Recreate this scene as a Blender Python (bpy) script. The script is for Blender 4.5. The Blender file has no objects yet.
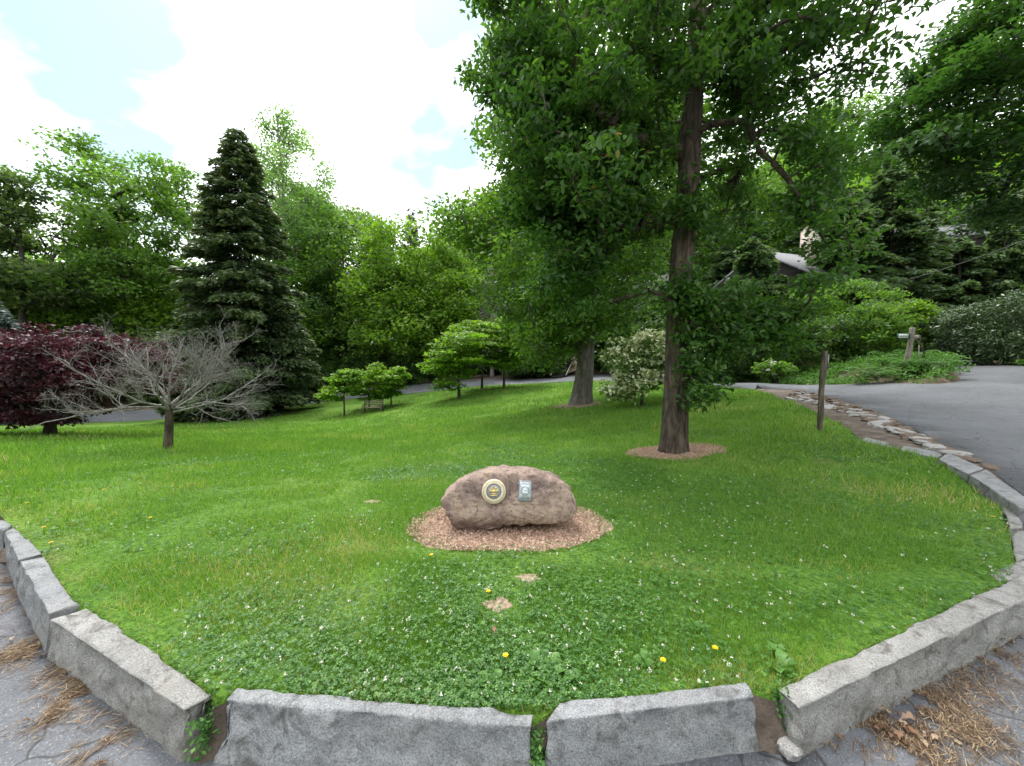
import bpy, bmesh, math, random
import numpy as np
from mathutils import Vector, Matrix
from mathutils.geometry import delaunay_2d_cdt

S = bpy.context.scene
COL = S.collection
R = math.radians

# ------------------------------------------------------------------ camera
F, CX, CY, CH, PITCH = 390.0, 512.0, 383.0, 1.6, R(5.5)
cam = bpy.data.cameras.new('camera'); camo = bpy.data.objects.new('camera', cam); COL.objects.link(camo)
cam.sensor_width = 36.0; cam.lens = 36.0 * F / 1024.0
cam.clip_start = 0.05; cam.clip_end = 3000
camo.location = (0, 0, CH); camo.rotation_euler = (R(90) - PITCH, 0, 0)
S.camera = camo

# ------------------------------------------------------------------ world, sun, exposure
SUN_EL, SUN_AZ = R(60), R(-28)          # azimuth from +Y towards +X: the sun stands high ahead on the left
w = bpy.data.worlds.new('World'); S.world = w; w.use_nodes = True
nt = w.node_tree; nt.nodes.clear()
out = nt.nodes.new('ShaderNodeOutputWorld'); bg = nt.nodes.new('ShaderNodeBackground')
sky = nt.nodes.new('ShaderNodeTexSky'); sky.sky_type = 'NISHITA'; sky.sun_disc = False
sky.sun_elevation = SUN_EL; sky.sun_rotation = SUN_AZ
tc = nt.nodes.new('ShaderNodeTexCoord'); mp = nt.nodes.new('ShaderNodeMapping')
mp.inputs['Scale'].default_value = (1.0, 1.0, 1.7)
mp.inputs['Location'].default_value = (0.35, 0.1, 0.0)
nz = nt.nodes.new('ShaderNodeTexNoise'); nz.inputs['Scale'].default_value = 3.6
nz.inputs['Detail'].default_value = 6; nz.inputs['Roughness'].default_value = 0.5
rp = nt.nodes.new('ShaderNodeValToRGB')
rp.color_ramp.elements[0].position = 0.24; rp.color_ramp.elements[0].color = (0.07, 0.07, 0.07, 1)
rp.color_ramp.elements[1].position = 0.46; rp.color_ramp.elements[1].color = (1, 1, 1, 1)
mx = nt.nodes.new('ShaderNodeMix'); mx.data_type = 'RGBA'
mx.inputs['B'].default_value = (10.0, 10.2, 10.4, 1)
nt.links.new(tc.outputs['Generated'], mp.inputs['Vector']); nt.links.new(mp.outputs['Vector'], nz.inputs['Vector'])
acc = nz.outputs['Fac']                  # openings in the cloud cover, each a direction in the sky
for (px_, py_, rad_, amt_) in ((60, 45, .42, .13), (150, 75, .30, .13), (445, 5, .22, .24), (425, 172, .16, .24), (20, 20, .30, .10), (480, 160, .10, .15)):
    dx_ = (px_ - CX) / F; dy_ = (CY - py_) / F
    dv = Vector((dx_, math.cos(PITCH) + dy_ * math.sin(PITCH), dy_ * math.cos(PITCH) - math.sin(PITCH))).normalized()
    vd = nt.nodes.new('ShaderNodeVectorMath'); vd.operation = 'DISTANCE'; vd.inputs[1].default_value = dv
    nt.links.new(tc.outputs['Generated'], vd.inputs[0])
    mr = nt.nodes.new('ShaderNodeMapRange'); mr.interpolation_type = 'SMOOTHSTEP'
    mr.inputs['From Max'].default_value = rad_; mr.inputs['To Min'].default_value = amt_; mr.inputs['To Max'].default_value = 0
    nt.links.new(vd.outputs['Value'], mr.inputs['Value'])
    sb_ = nt.nodes.new('ShaderNodeMath'); sb_.operation = 'SUBTRACT'
    nt.links.new(acc, sb_.inputs[0]); nt.links.new(mr.outputs['Result'], sb_.inputs[1]); acc = sb_.outputs[0]
nt.links.new(acc, rp.inputs['Fac']); nt.links.new(rp.outputs['Color'], mx.inputs['Factor'])
tn = nt.nodes.new('ShaderNodeMix'); tn.data_type = 'RGBA'; tn.blend_type = 'MULTIPLY'; tn.inputs['Factor'].default_value = 1; tn.inputs['B'].default_value = (.80, .86, .72, 1)
nt.links.new(sky.outputs['Color'], tn.inputs['A']); nt.links.new(tn.outputs['Result'], mx.inputs['A']); nt.links.new(mx.outputs['Result'], bg.inputs['Color'])
bg.inputs['Strength'].default_value = 0.1
nt.links.new(bg.outputs['Background'], out.inputs['Surface'])

sun = bpy.data.lights.new('sun', 'SUN'); suno = bpy.data.objects.new('sun', sun); COL.objects.link(suno)
sun.energy = 1.5; sun.angle = R(14); sun.color = (1.0, 0.96, 0.9)
sd = Vector((math.sin(SUN_AZ) * math.cos(SUN_EL), math.cos(SUN_AZ) * math.cos(SUN_EL), math.sin(SUN_EL)))
suno.rotation_euler = sd.to_track_quat('Z', 'Y').to_euler()
suno.location = (0, 0, 60)

S.view_settings.view_transform = 'Standard'; S.view_settings.look = 'None'
S.view_settings.gamma = 1; S.view_settings.use_curve_mapping = False
S.view_settings.exposure = 1.35
S.render.resolution_x = 1024; S.render.resolution_y = 766

# ------------------------------------------------------------------ projection helpers (where things of the photo stand)
cP, sP = math.cos(PITCH), math.sin(PITCH)
def ray(px, py):
    dx = (px - CX) / F; dy = (CY - py) / F
    f = cP + dy * sP
    return dx / f, (dy * cP - sP) / f
def at(px, py, Y):
    a, b = ray(px, py); return np.array((a * Y, Y, CH + b * Y))
def onz(px, py, z):
    a, b = ray(px, py); Y = (z - CH) / b; return np.array((a * Y, Y, z))

# ------------------------------------------------------------------ numpy helpers
def hash3(i, j, k, s=0.0):
    v = np.sin(i * 127.1 + j * 311.7 + k * 74.7 + s * 57.3) * 43758.5453
    return v - np.floor(v)
def vnoise(P, scale=1.0, s=0.0):
    P = np.asarray(P, float) * scale; I = np.floor(P); f = P - I; f = f * f * (3 - 2 * f)
    i, j, k = I[..., 0], I[..., 1], I[..., 2]; r = 0
    for a in (0, 1):
        for b in (0, 1):
            for c in (0, 1):
                wt = (f[..., 0] if a else 1 - f[..., 0]) * (f[..., 1] if b else 1 - f[..., 1]) * (f[..., 2] if c else 1 - f[..., 2])
                r = r + wt * hash3(i + a, j + b, k + c, s)
    return r
def fbm(P, scale=1.0, o=4, s=0.0):
    r = 0; a = 0.5; t = 0
    for q in range(o):
        r = r + a * vnoise(P, scale * 2 ** q, s + q); t += a; a *= 0.5
    return r / t
def norm(v):
    return v / np.maximum(np.linalg.norm(v, axis=-1, keepdims=True), 1e-9)
def inpoly(P, poly):
    x, y = P[:, 0], P[:, 1]; c = np.zeros(len(x), bool); n = len(poly); j = n - 1
    for i in range(n):
        xi, yi = poly[i]; xj, yj = poly[j]
        if yi != yj:
            c ^= ((yi > y) != (yj > y)) & (x < (xj - xi) * (y - yi) / (yj - yi) + xi)
        j = i
    return c
class TPS:
    def __init__(self, pts, reg=1e-3):
        p = np.array(pts, float); n = len(p); self.p = p[:, :2]
        d = np.linalg.norm(self.p[:, None] - self.p[None], axis=2)
        K = self.k(d) + np.eye(n) * reg * n; P = np.hstack([np.ones((n, 1)), self.p])
        A = np.zeros((n + 3, n + 3)); A[:n, :n] = K; A[:n, n:] = P; A[n:, :n] = P.T
        self.w = np.linalg.solve(A, np.concatenate([p[:, 2], np.zeros(3)]))
    @staticmethod
    def k(d): return d * d * np.log(np.maximum(d, 1e-6)) * 0.01
    def __call__(self, xy):
        xy = np.atleast_2d(np.asarray(xy, float))[:, :2]
        outp = np.empty(len(xy)); n = len(self.p)
        for a in range(0, len(xy), 20000):
            q = xy[a:a + 20000]; d = np.linalg.norm(q[:, None] - self.p[None], axis=2)
            outp[a:a + 20000] = self.k(d) @ self.w[:n] + self.w[n] + q @ self.w[n + 1:]
        return outp

class Geo:
    def __init__(self): self.V = []; self.F = []; self.A = []; self.n = 0
    def add(self, V, Fq, attr=None):
        V = np.asarray(V, float); Fq = np.asarray(Fq, int)
        if Fq.shape[1] == 3: Fq = np.hstack([Fq, Fq[:, 2:3]])
        self.V.append(V); self.F.append(Fq + self.n); self.n += len(V)
        self.A.append(np.full(len(Fq), 0.5) if attr is None else np.broadcast_to(np.asarray(attr, float), (len(Fq),)))
    def arr(self): return np.vstack(self.V), np.vstack(self.F), np.concatenate(self.A)

def mesh_np(name, V, Fq, attr=None, smooth=False):
    me = bpy.data.meshes.new(name)
    V = np.asarray(V, np.float32); Fq = np.asarray(Fq, np.int32)
    tri = Fq.shape[1] == 4 and np.any(Fq[:, 2] == Fq[:, 3])
    if tri:
        isT = Fq[:, 2] == Fq[:, 3]
        cnt = np.where(isT, 3, 4); mask = np.ones(Fq.shape, bool); mask[isT, 3] = False
        loops = Fq[mask]
    else:
        cnt = np.full(len(Fq), Fq.shape[1]); loops = Fq.ravel()
    st = np.concatenate([[0], np.cumsum(cnt)[:-1]])
    me.vertices.add(len(V)); me.vertices.foreach_set('co', V.ravel())
    me.loops.add(len(loops)); me.loops.foreach_set('vertex_index', loops.astype(np.int32))
    me.polygons.add(len(Fq)); me.polygons.foreach_set('loop_start', st.astype(np.int32))
    me.polygons.foreach_set('loop_total', cnt.astype(np.int32))
    if smooth: me.polygons.foreach_set('use_smooth', np.ones(len(Fq), bool))
    if attr is not None:
        a = me.attributes.new('rnd', 'FLOAT', 'FACE'); a.data.foreach_set('value', np.asarray(attr, np.float32))
    me.update(calc_edges=True); me.validate()
    return me

def link(name, me, mat, parent=None, loc=(0, 0, 0)):
    o = bpy.data.objects.new(name, me)
    if mat is not None: me.materials.append(mat)
    COL.objects.link(o)
    if parent is not None: o.parent = parent
    o.location = loc
    return o
def tag(o, label, cat, group=None, kind=None):
    if label: o['label'] = label
    if cat: o['category'] = cat
    if group: o['group'] = group
    if kind: o['kind'] = kind
    return o
def thing(name, label, cat, loc, group=None, rz=0):
    o = bpy.data.objects.new(name, None); o.empty_display_size = 0.2; COL.objects.link(o)
    o.location = tuple(loc); o.rotation_euler = (0, 0, rz)
    return tag(o, label, cat, group)
def geo_obj(name, g, mat, parent=None, base=(0, 0, 0), smooth=False, attr=True):
    V, Fq, A = g.arr()
    return link(name, mesh_np(name, V - np.asarray(base), Fq, A if attr else None, smooth), mat, parent,
                (0, 0, 0) if parent is not None else tuple(base))
def copy_tree(o, parent=None):
    c = o.copy(); COL.objects.link(c)
    if parent is not None: c.parent = parent
    for ch in list(o.children): copy_tree(ch, c)
    return c

def tube(path, rad, sides=6, cap=True):
    path = np.asarray(path, float); rad = np.asarray(rad, float); n = len(path)
    t = norm(np.gradient(path, axis=0)); ref = np.array((0.31, 0.87, 0.12))
    if abs(np.mean(t @ ref)) > 0.8: ref = np.array((0.9, -0.2, 0.3))
    u = norm(np.cross(t, ref)); v = np.cross(t, u)
    a = np.linspace(0, 2 * np.pi, sides, endpoint=False)
    V = path[:, None] + rad[:, None, None] * (np.cos(a)[None, :, None] * u[:, None] + np.sin(a)[None, :, None] * v[:, None])
    V = V.reshape(-1, 3)
    i = np.arange(n - 1)[:, None] * sides; j = np.arange(sides)[None]; k = (j + 1) % sides
    Fq = np.stack([i + j, i + k, i + sides + k, i + sides + j], -1).reshape(-1, 4)
    if cap:
        V = np.vstack([V, path[:1], path[-1:]]); m = n * sides; jj = np.arange(sides); kk = (jj + 1) % sides
        c0 = np.stack([np.full(sides, m), kk, jj, jj], -1); o = (n - 1) * sides
        c1 = np.stack([np.full(sides, m + 1), o + jj, o + kk, o + kk], -1)
        Fq = np.vstack([Fq, c0, c1])
    return V, Fq
def boxg(g, c, s, rot=None):
    c = np.asarray(c, float); s = np.asarray(s, float) / 2
    V = np.array([(x, y, z) for x in (-1, 1) for y in (-1, 1) for z in (-1, 1)], float) * s
    if rot is not None: V = V @ np.asarray(rot).T
    Fq = [(0, 1, 3, 2), (4, 6, 7, 5), (0, 4, 5, 1), (2, 3, 7, 6), (0, 2, 6, 4), (1, 5, 7, 3)]
    g.add(V + c, Fq)

# ------------------------------------------------------------------ materials
def newmat(name):
    m = bpy.data.materials.new(name); m.use_nodes = True; t = m.node_tree; t.nodes.clear()
    o = t.nodes.new('ShaderNodeOutputMaterial'); b = t.nodes.new('ShaderNodeBsdfPrincipled')
    t.links.new(b.outputs['BSDF'], o.inputs['Surface']); return m, t, b, o
def ramp(t, src, stops):
    r = t.nodes.new('ShaderNodeValToRGB'); e = r.color_ramp.elements
    e[0].position = stops[0][0]; e[0].color = (*stops[0][1], 1); e[1].position = stops[-1][0]; e[1].color = (*stops[-1][1], 1)
    for p, c in stops[1:-1]:
        q = e.new(p); q.color = (*c, 1)
    t.links.new(src, r.inputs['Fac']); return r.outputs['Color']
def noise(t, scale, detail=4, rough=0.55, vec=None, dist=0.0, typ='noise'):
    if typ == 'noise':
        n = t.nodes.new('ShaderNodeTexNoise'); n.inputs['Detail'].default_value = detail
        n.inputs['Roughness'].default_value = rough; n.inputs['Distortion'].default_value = dist; o = n.outputs['Fac']
    else:
        n = t.nodes.new('ShaderNodeTexVoronoi'); n.feature = typ; o = n.outputs['Distance']
    n.inputs['Scale'].default_value = scale
    if vec is None:
        c = t.nodes.new('ShaderNodeTexCoord'); vec = c.outputs['Object']
    t.links.new(vec, n.inputs['Vector']); return o
def mixc(t, fac, a, b, mode='MIX'):
    m = t.nodes.new('ShaderNodeMix'); m.data_type = 'RGBA'; m.blend_type = mode
    for k, v in (('Factor', fac), ('A', a), ('B', b)):
        if hasattr(v, 'is_linked') or isinstance(v, bpy.types.NodeSocket): t.links.new(v, m.inputs[k])
        elif k == 'Factor': m.inputs[k].default_value = v
        else: m.inputs[k].default_value = (*v, 1)
    return m.outputs['Result']
def bump(t, b, h, strength=0.4, dist=0.02):
    n = t.nodes.new('ShaderNodeBump'); n.inputs['Strength'].default_value = strength; n.inputs['Distance'].default_value = dist
    t.links.new(h, n.inputs['Height']); t.links.new(n.outputs['Normal'], b.inputs['Normal'])
def mapping(t, sc):
    c = t.nodes.new('ShaderNodeTexCoord'); m = t.nodes.new('ShaderNodeMapping'); m.inputs['Scale'].default_value = sc
    t.links.new(c.outputs['Object'], m.inputs['Vector']); return m.outputs['Vector']
def simple(name, stops, scale=5, rough=0.8, bscale=None, bstr=0.4, bdist=0.01, vec=None, metal=0.0, detail=5):
    m, t, b, o = newmat(name)
    v = mapping(t, vec) if vec else None
    t.links.new(ramp(t, noise(t, scale, detail, 0.6, v), stops), b.inputs['Base Color'])
    b.inputs['Roughness'].default_value = rough; b.inputs['Metallic'].default_value = metal
    if bscale: bump(t, b, noise(t, bscale, 5, 0.6, v), bstr, bdist)
    return m
def leafmat(name, stops, transl=0.35, tcol=None, rough=0.45, spec=0.35):
    m, t, b, o = newmat(name)
    a = t.nodes.new('ShaderNodeAttribute'); a.attribute_name = 'rnd'
    c = ramp(t, a.outputs['Fac'], stops)
    t.links.new(c, b.inputs['Base Color']); b.inputs['Roughness'].default_value = rough
    b.inputs['Specular IOR Level'].default_value = spec
    tr = t.nodes.new('ShaderNodeBsdfTranslucent'); mxs = t.nodes.new('ShaderNodeMixShader')
    tc_ = mixc(t, 1.0, c, tcol or (1.7, 1.9, 0.7), 'MULTIPLY')
    t.links.new(tc_, tr.inputs['Color']); mxs.inputs[0].default_value = transl
    t.links.new(b.outputs['BSDF'], mxs.inputs[1]); t.links.new(tr.outputs['BSDF'], mxs.inputs[2])
    t.links.new(mxs.outputs['Shader'], o.inputs['Surface']); return m

def barkmat(name, a, c, scale=9):
    m, t, b, o = newmat(name)
    v = mapping(t, (1, 1, 0.22)); n = noise(t, scale, 6, 0.65, v, 0.6); n2 = noise(t, 2.2, 4)
    nv = noise(t, scale * .8, vec=v, typ='DISTANCE_TO_EDGE')
    col = ramp(t, n, [(0.32, a), (0.66, c)])
    col = mixc(t, ramp(t, nv, [(0.0, (.5, .5, .5)), (0.09, (0, 0, 0))]), col, tuple(x * .6 for x in a))
    col = mixc(t, ramp(t, n2, [(0.5, (0, 0, 0)), (0.75, (.35, .35, .35))]), col, (0.10, 0.11, 0.075))
    t.links.new(col, b.inputs['Base Color']); b.inputs['Roughness'].default_value = 0.9
    bump(t, b, n, 1.0, 0.07); return m

M = {}
M['bark'] = barkmat('brown bark', (0.014, 0.010, 0.008), (0.15, 0.112, 0.082), 13)
M['bark_grey'] = barkmat('grey bark', (0.06, 0.055, 0.05), (0.22, 0.2, 0.18))
M['bark_dark'] = barkmat('dark bark', (0.02, 0.017, 0.014), (0.08, 0.07, 0.055))
M['bark_pale'] = barkmat('bleached bare wood', (0.15, 0.14, 0.13), (0.36, 0.345, 0.325), 14)
M['leaf_main'] = leafmat('deep green broad leaf', [(0, (0.034, 0.083, 0.025)), (.5, (0.056, 0.129, 0.029)), (.93, (0.093, 0.183, 0.034)), (.97, (0.124, 0.196, 0.036)), (1, (0.273, 0.123, 0.036))], 0.42)
M['leaf_oak'] = leafmat('mid green oak leaf', [(0, (0.057, 0.113, 0.030)), (.5, (0.095, 0.180, 0.040)), (1, (0.161, 0.270, 0.048))], 0.50)
M['leaf_bough'] = leafmat('dark bough leaf', [(0, (.024, .062, .020)), (.5, (.038, .092, .026)), (1, (.07, .145, .034))], 0.38)
M['leaf_left'] = leafmat('dull green leaf', [(0, (0.055, 0.096, 0.041)), (.5, (0.087, 0.140, 0.055)), (1, (0.147, 0.204, 0.070))], 0.45)
M['leaf_bright'] = leafmat('fresh green leaf', [(0, (0.073, 0.140, 0.023)), (.5, (0.120, 0.215, 0.031)), (1, (0.207, 0.315, 0.044))], 0.50)
M['leaf_dogwood'] = leafmat('yellow green leaf', [(0, (0.078, 0.153, 0.022)), (.5, (0.130, 0.236, 0.030)), (1, (0.221, 0.328, 0.050))], 0.50)
M['leaf_aspen'] = leafmat('pale grey green leaf', [(0, (0.090, 0.166, 0.067)), (.5, (0.134, 0.233, 0.090)), (1, (0.210, 0.316, 0.134))], 0.50)
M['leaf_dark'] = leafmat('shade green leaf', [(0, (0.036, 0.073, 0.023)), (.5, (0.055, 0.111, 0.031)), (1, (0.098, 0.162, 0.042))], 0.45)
M['leaf_rhodo'] = leafmat('leathery grey green leaf', [(0, (0.044, 0.078, 0.033)), (.5, (0.069, 0.117, 0.048)), (1, (0.113, 0.171, 0.076))], 0.12, rough=0.35, spec=0.5)
M['leaf_purple'] = leafmat('purple leaf', [(0, (0.027, 0.010, 0.016)), (.5, (0.053, 0.016, 0.026)), (.85, (0.090, 0.029, 0.043)), (1, (0.144, 0.099, 0.120))], 0.30, (1.7, .9, 1.0))
M['leaf_flower'] = leafmat('creamy bracts and leaf', [(0, (.05, .12, .025)), (.42, (.11, .21, .04)), (.49, (.20, .28, .09)), (.54, (.74, .75, .52)), (1, (.86, .86, .72))], 0.35, (1.1, 1.15, .8))
M['needle'] = leafmat('dark spruce needle', [(0, (0.043, 0.072, 0.038)), (.5, (0.067, 0.107, 0.047)), (1, (0.167, 0.200, 0.064))], 0.20)
M['needle_blue'] = leafmat('blue spruce needle', [(0, (.05, .075, .07)), (.5, (.085, .12, .11)), (1, (.15, .19, .17))], 0.1)
M['needle_hemlock'] = leafmat('hemlock needle', [(0, (0.051, 0.091, 0.045)), (.5, (0.084, 0.139, 0.060)), (1, (0.153, 0.224, 0.081))], 0.30)
M['fern'] = leafmat('fern frond green', [(0, (.05, .13, .028)), (1, (.11, .23, .045))], 0.4)
M['weed'] = leafmat('broad weed leaf green', [(0, (.06, .16, .03)), (1, (.13, .27, .06))], 0.35)
M['grassblade'] = leafmat('grass blade green', [(0, (0.062, 0.142, 0.022)), (.4, (0.119, 0.240, 0.034)), (.86, (0.207, 0.348, 0.060)), (.94, (0.324, 0.348, 0.102)), (1, (0.492, 0.396, 0.204))], 0.4, (1.3, 1.5, .6))
M['clover'] = leafmat('clover leaf green', [(0, (0.038, 0.112, 0.025)), (.6, (0.068, 0.174, 0.034)), (1, (0.129, 0.263, 0.056))], 0.3, (1.3, 1.5, .7))
M['cloverflower'] = leafmat('white clover bloom', [(0, (.62, .60, .50)), (1, (.80, .78, .72))], 0.2, (1, 1, 1))
M['yellow'] = leafmat('dandelion yellow', [(0, (.75, .48, .01)), (1, (.82, .58, .02))], 0.2, (1, 1, .6))
M['white_petal'] = leafmat('white petal', [(0, (.68, .68, .60)), (1, (.82, .82, .76))], 0.2, (1, 1, 1))
M['straw'] = leafmat('pine needle straw', [(0, (.055, .03, .017)), (.4, (.13, .08, .045)), (.75, (.24, .165, .095)), (1, (.42, .33, .22))], 0.1, (1, 1, 1), 0.8)
M['chips'] = leafmat('red brown wood chip', [(0, (.22, .125, .085)), (.5, (.42, .28, .205)), (1, (.62, .48, .385))], 0.0, (1, 1, 1), 0.9)
M['deadleaf'] = leafmat('dry leaf', [(0, (.14, .07, .035)), (.5, (.26, .155, .10)), (1, (.42, .32, .23))], 0.15, (1, 1, 1), 0.8)

# lawn turf under the blades
m, t, b, o = newmat('lawn turf'); M['lawn'] = m
n1 = noise(t, 0.55, 4); n2 = noise(t, 3.2, 5, 0.65); n3 = noise(t, 38, 3, 0.7); n4 = noise(t, 1.35, 5, 0.6)
c = ramp(t, n1, [(0.32, (.065, .155, .022)), (0.5, (.12, .24, .034)), (0.68, (.19, .31, .05))])
c = mixc(t, ramp(t, n2, [(0.42, (0, 0, 0)), (0.7, (.6, .6, .6))]), c, (.15, .27, .03))
c = mixc(t, ramp(t, n4, [(0.56, (0, 0, 0)), (0.70, (.75, .75, .75))]), c, (.23, .26, .085))
c = mixc(t, ramp(t, n3, [(0.35, (.8, .8, .8)), (0.6, (0, 0, 0))]), c, (.03, .085, .008))
t.links.new(c, b.inputs['Base Color']); b.inputs['Roughness'].default_value = 0.9
b.inputs['Specular IOR Level'].default_value = 0.15
bump(t, b, n3, 0.8, 0.05)

# asphalt
m, t, b, o = newmat('worn asphalt'); M['asphalt'] = m
n1 = noise(t, 0.7, 5, 0.6); n2 = noise(t, 130, 2, 0.5); n3 = noise(t, 14, 6, 0.75)
vr = noise(t, 95, typ='F1'); 
cd = t.nodes.new('ShaderNodeTexCoord'); ns = t.nodes.new('ShaderNodeTexNoise'); ns.inputs['Scale'].default_value = 3
t.links.new(cd.outputs['Object'], ns.inputs['Vector'])
ad = mixc(t, 0.22, cd.outputs['Object'], ns.outputs['Color'])
ck = noise(t, 2.6, vec=ad, typ='DISTANCE_TO_EDGE')
c = ramp(t, n1, [(0.3, (.085, .09, .10)), (0.7, (.158, .166, .187))])
c = mixc(t, ramp(t, n3, [(0.35, (.55, .55, .55)), (0.6, (0, 0, 0))]), c, (.085, .088, .095))
c = mixc(t, ramp(t, n2, [(0.60, (0, 0, 0)), (0.72, (.9, .9, .9))]), c, (.30, .31, .33))
c = mixc(t, ramp(t, n2, [(0.30, (.8, .8, .8)), (0.42, (0, 0, 0))]), c, (.05, .05, .055))
c = mixc(t, ramp(t, ck, [(0.004, (.75, .75, .75)), (0.014, (0, 0, 0))]), c, (.03, .03, .03))
t.links.new(c, b.inputs['Base Color']); b.inputs['Roughness'].default_value = 0.85
bump(t, b, n2, 0.5, 0.006)

# granite
def granite(name, lo, hi, tint):
    m, t, b, o = newmat(name)
    n1 = noise(t, 5, 5, 0.65); n2 = noise(t, 150, 3, 0.7); n3 = noise(t, 34, 5, 0.7); n4 = noise(t, 420, 2, 0.5)
    n5 = noise(t, 11, 6, 0.7, None, 0.8); n6 = noise(t, 2.3, 4, 0.6)
    c = ramp(t, n1, [(0.3, lo), (0.68, hi)])
    c = mixc(t, ramp(t, n2, [(0.36, (.7, .7, .7)), (0.52, (0, 0, 0))]), c, tuple(x * .45 for x in lo))
    c = mixc(t, ramp(t, n2, [(0.56, (0, 0, 0)), (0.70, (.5, .5, .5))]), c, tuple(min(.75, x * 1.4) for x in hi))
    c = mixc(t, ramp(t, n5, [(0.52, (0, 0, 0)), (0.66, (.8, .8, .8))]), c, tuple(x * .5 for x in tint))
    c = mixc(t, ramp(t, n6, [(0.5, (0, 0, 0)), (0.72, (.6, .6, .6))]), c, tint)
    t.links.new(c, b.inputs['Base Color']); b.inputs['Roughness'].default_value = 0.85
    ma = t.nodes.new('ShaderNodeMath'); ma.operation = 'MULTIPLY_ADD'; ma.inputs[1].default_value = 0.35
    t.links.new(n2, ma.inputs[0]); t.links.new(n3, ma.inputs[2])
    bump(t, b, ma.outputs[0], 0.7, 0.014); return m
M['granite'] = granite('grey granite', (.18, .187, .197), (.345, .352, .365), (.15, .145, .135))
M['granite_tan'] = granite('lichen stained granite', (.20, .196, .188), (.37, .365, .355), (.15, .13, .105))
M['stone_flat'] = simple('flat grey flagstone', [(0.3, (.17, .165, .16)), (0.5, (.31, .30, .295)), (0.7, (.45, .44, .43))], 7, 0.85, 30, 0.6)
M['stone_brown'] = simple('brown fieldstone', [(0.3, (.06, .045, .035)), (0.5, (.14, .10, .075)), (0.7, (.25, .19, .145))], 7, 0.9, 30, 0.6)
M['mulch'] = simple('red brown mulch', [(0.3, (.26, .16, .115)), (0.5, (.42, .285, .21)), (0.7, (.56, .42, .33))], 28, 0.95, 60, 0.9, 0.02)
M['mulch_dark'] = simple('brown mulch', [(0.3, (.13, .085, .055)), (0.5, (.24, .16, .11)), (0.7, (.33, .24, .17))], 28, 0.95, 60, 0.9, 0.02)
M['soil'] = simple('bare tan soil', [(0.3, (.20, .14, .09)), (0.5, (.32, .24, .17)), (0.7, (.44, .35, .26))], 40, 0.95, 60, 0.8, 0.01)
M['silt'] = simple('gutter silt', [(0.3, (.065, .05, .038)), (0.5, (.115, .088, .07)), (0.7, (.19, .155, .13))], 6, 0.95, 40, 0.8, 0.02)
M['forest'] = simple('leaf litter floor', [(0.3, (.05, .035, .02)), (0.5, (.10, .07, .045)), (0.7, (.15, .105, .07))], 1.7, 0.95, 12, 0.9, 0.05)
# boulder
m, t, b, o = newmat('brown boulder stone'); M['boulder'] = m
n1 = noise(t, 4.0, 6, 0.65); n2 = noise(t, 30, 6, 0.7); n3 = noise(t, 110, 3, 0.7); n4 = noise(t, 7, 6, 0.7, None, 1.0)
c = ramp(t, n1, [(0.32, (.10, .07, .066)), (0.48, (.245, .17, .145)), (0.64, (.40, .295, .225))])
c = mixc(t, ramp(t, n4, [(0.45, (0, 0, 0)), (0.7, (.65, .65, .65))]), c, (.44, .35, .28))
c = mixc(t, ramp(t, n2, [(0.32, (.85, .85, .85)), (0.5, (0, 0, 0))]), c, (.08, .055, .055))
c = mixc(t, ramp(t, n3, [(0.55, (0, 0, 0)), (0.72, (.5, .5, .5))]), c, (.52, .44, .36))
t.links.new(c, b.inputs['Base Color']); b.inputs['Roughness'].default_value = 0.9
ma = t.nodes.new('ShaderNodeMath'); ma.operation = 'MULTIPLY_ADD'; ma.inputs[1].default_value = 0.4
t.links.new(n3, ma.inputs[0]); t.links.new(n2, ma.inputs[2]); bump(t, b, ma.outputs[0], 0.8, 0.02)
M['wood'] = simple('weathered grey wood', [(0.3, (.10, .085, .07)), (0.5, (.22, .195, .165)), (0.7, (.34, .31, .27))], 12, 0.9, 22, 0.9, 0.02, (1, 1, .12))
M['post'] = simple('dark weathered log', [(0.3, (.035, .028, .022)), (0.5, (.11, .088, .068)), (0.7, (.24, .205, .165))], 14, 0.9, 22, 1.0, 0.03, (1, 1, .2))
M['wood_pale'] = simple('silvered wood rail', [(0.3, (.25, .23, .2)), (0.7, (.42, .39, .35))], 8, 0.9)
M['wood_dark'] = simple('dark stained boards', [(0.3, (.010, .008, .007)), (0.7, (.022, .018, .015))], 4, 0.8, 8, 0.4, 0.02, (1, 1, 8))
M['metal'] = simple('dull grey metal', [(0.3, (.30, .32, .34)), (0.7, (.42, .44, .46))], 20, 0.5, metal=0.6)
M['signwhite'] = simple('pale sign paint', [(0.3, (.62, .66, .64)), (0.7, (.74, .77, .75))], 6, 0.6)
M['signgreen'] = simple('dark green sign paint', [(0.3, (.02, .06, .045)), (0.7, (.03, .08, .06))], 6, 0.6)
M['plaque_cream'] = simple('cream weathered bronze', [(0.3, (.50, .42, .27)), (0.7, (.68, .60, .42))], 60, 0.6)
M['plaque_grey'] = simple('dark patina bronze', [(0.3, (.20, .21, .23)), (0.7, (.32, .33, .34))], 60, 0.5, metal=0.3)
M['plaque_gold'] = simple('gold relief', [(0.3, (.50, .36, .14)), (0.7, (.66, .50, .22))], 60, 0.5, metal=0.3)
M['plaque_silver'] = simple('silvered plate', [(0.3, (.42, .47, .52)), (0.7, (.56, .61, .66))], 60, 0.45, metal=0.3)
M['plaque_line'] = simple('engraved dark metal', [(0.3, (.13, .15, .16)), (0.7, (.2, .22, .23))], 60, 0.5)
M['roof'] = simple('grey shingle', [(0.3, (.15, .15, .16)), (0.7, (.26, .26, .275))], 6, 0.9, 14, 0.6, 0.03, (1, 1, 5))
M['roof_dark'] = simple('dark shingle', [(0.3, (.025, .025, .025)), (0.7, (.06, .06, .06))], 6, 0.9)
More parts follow.
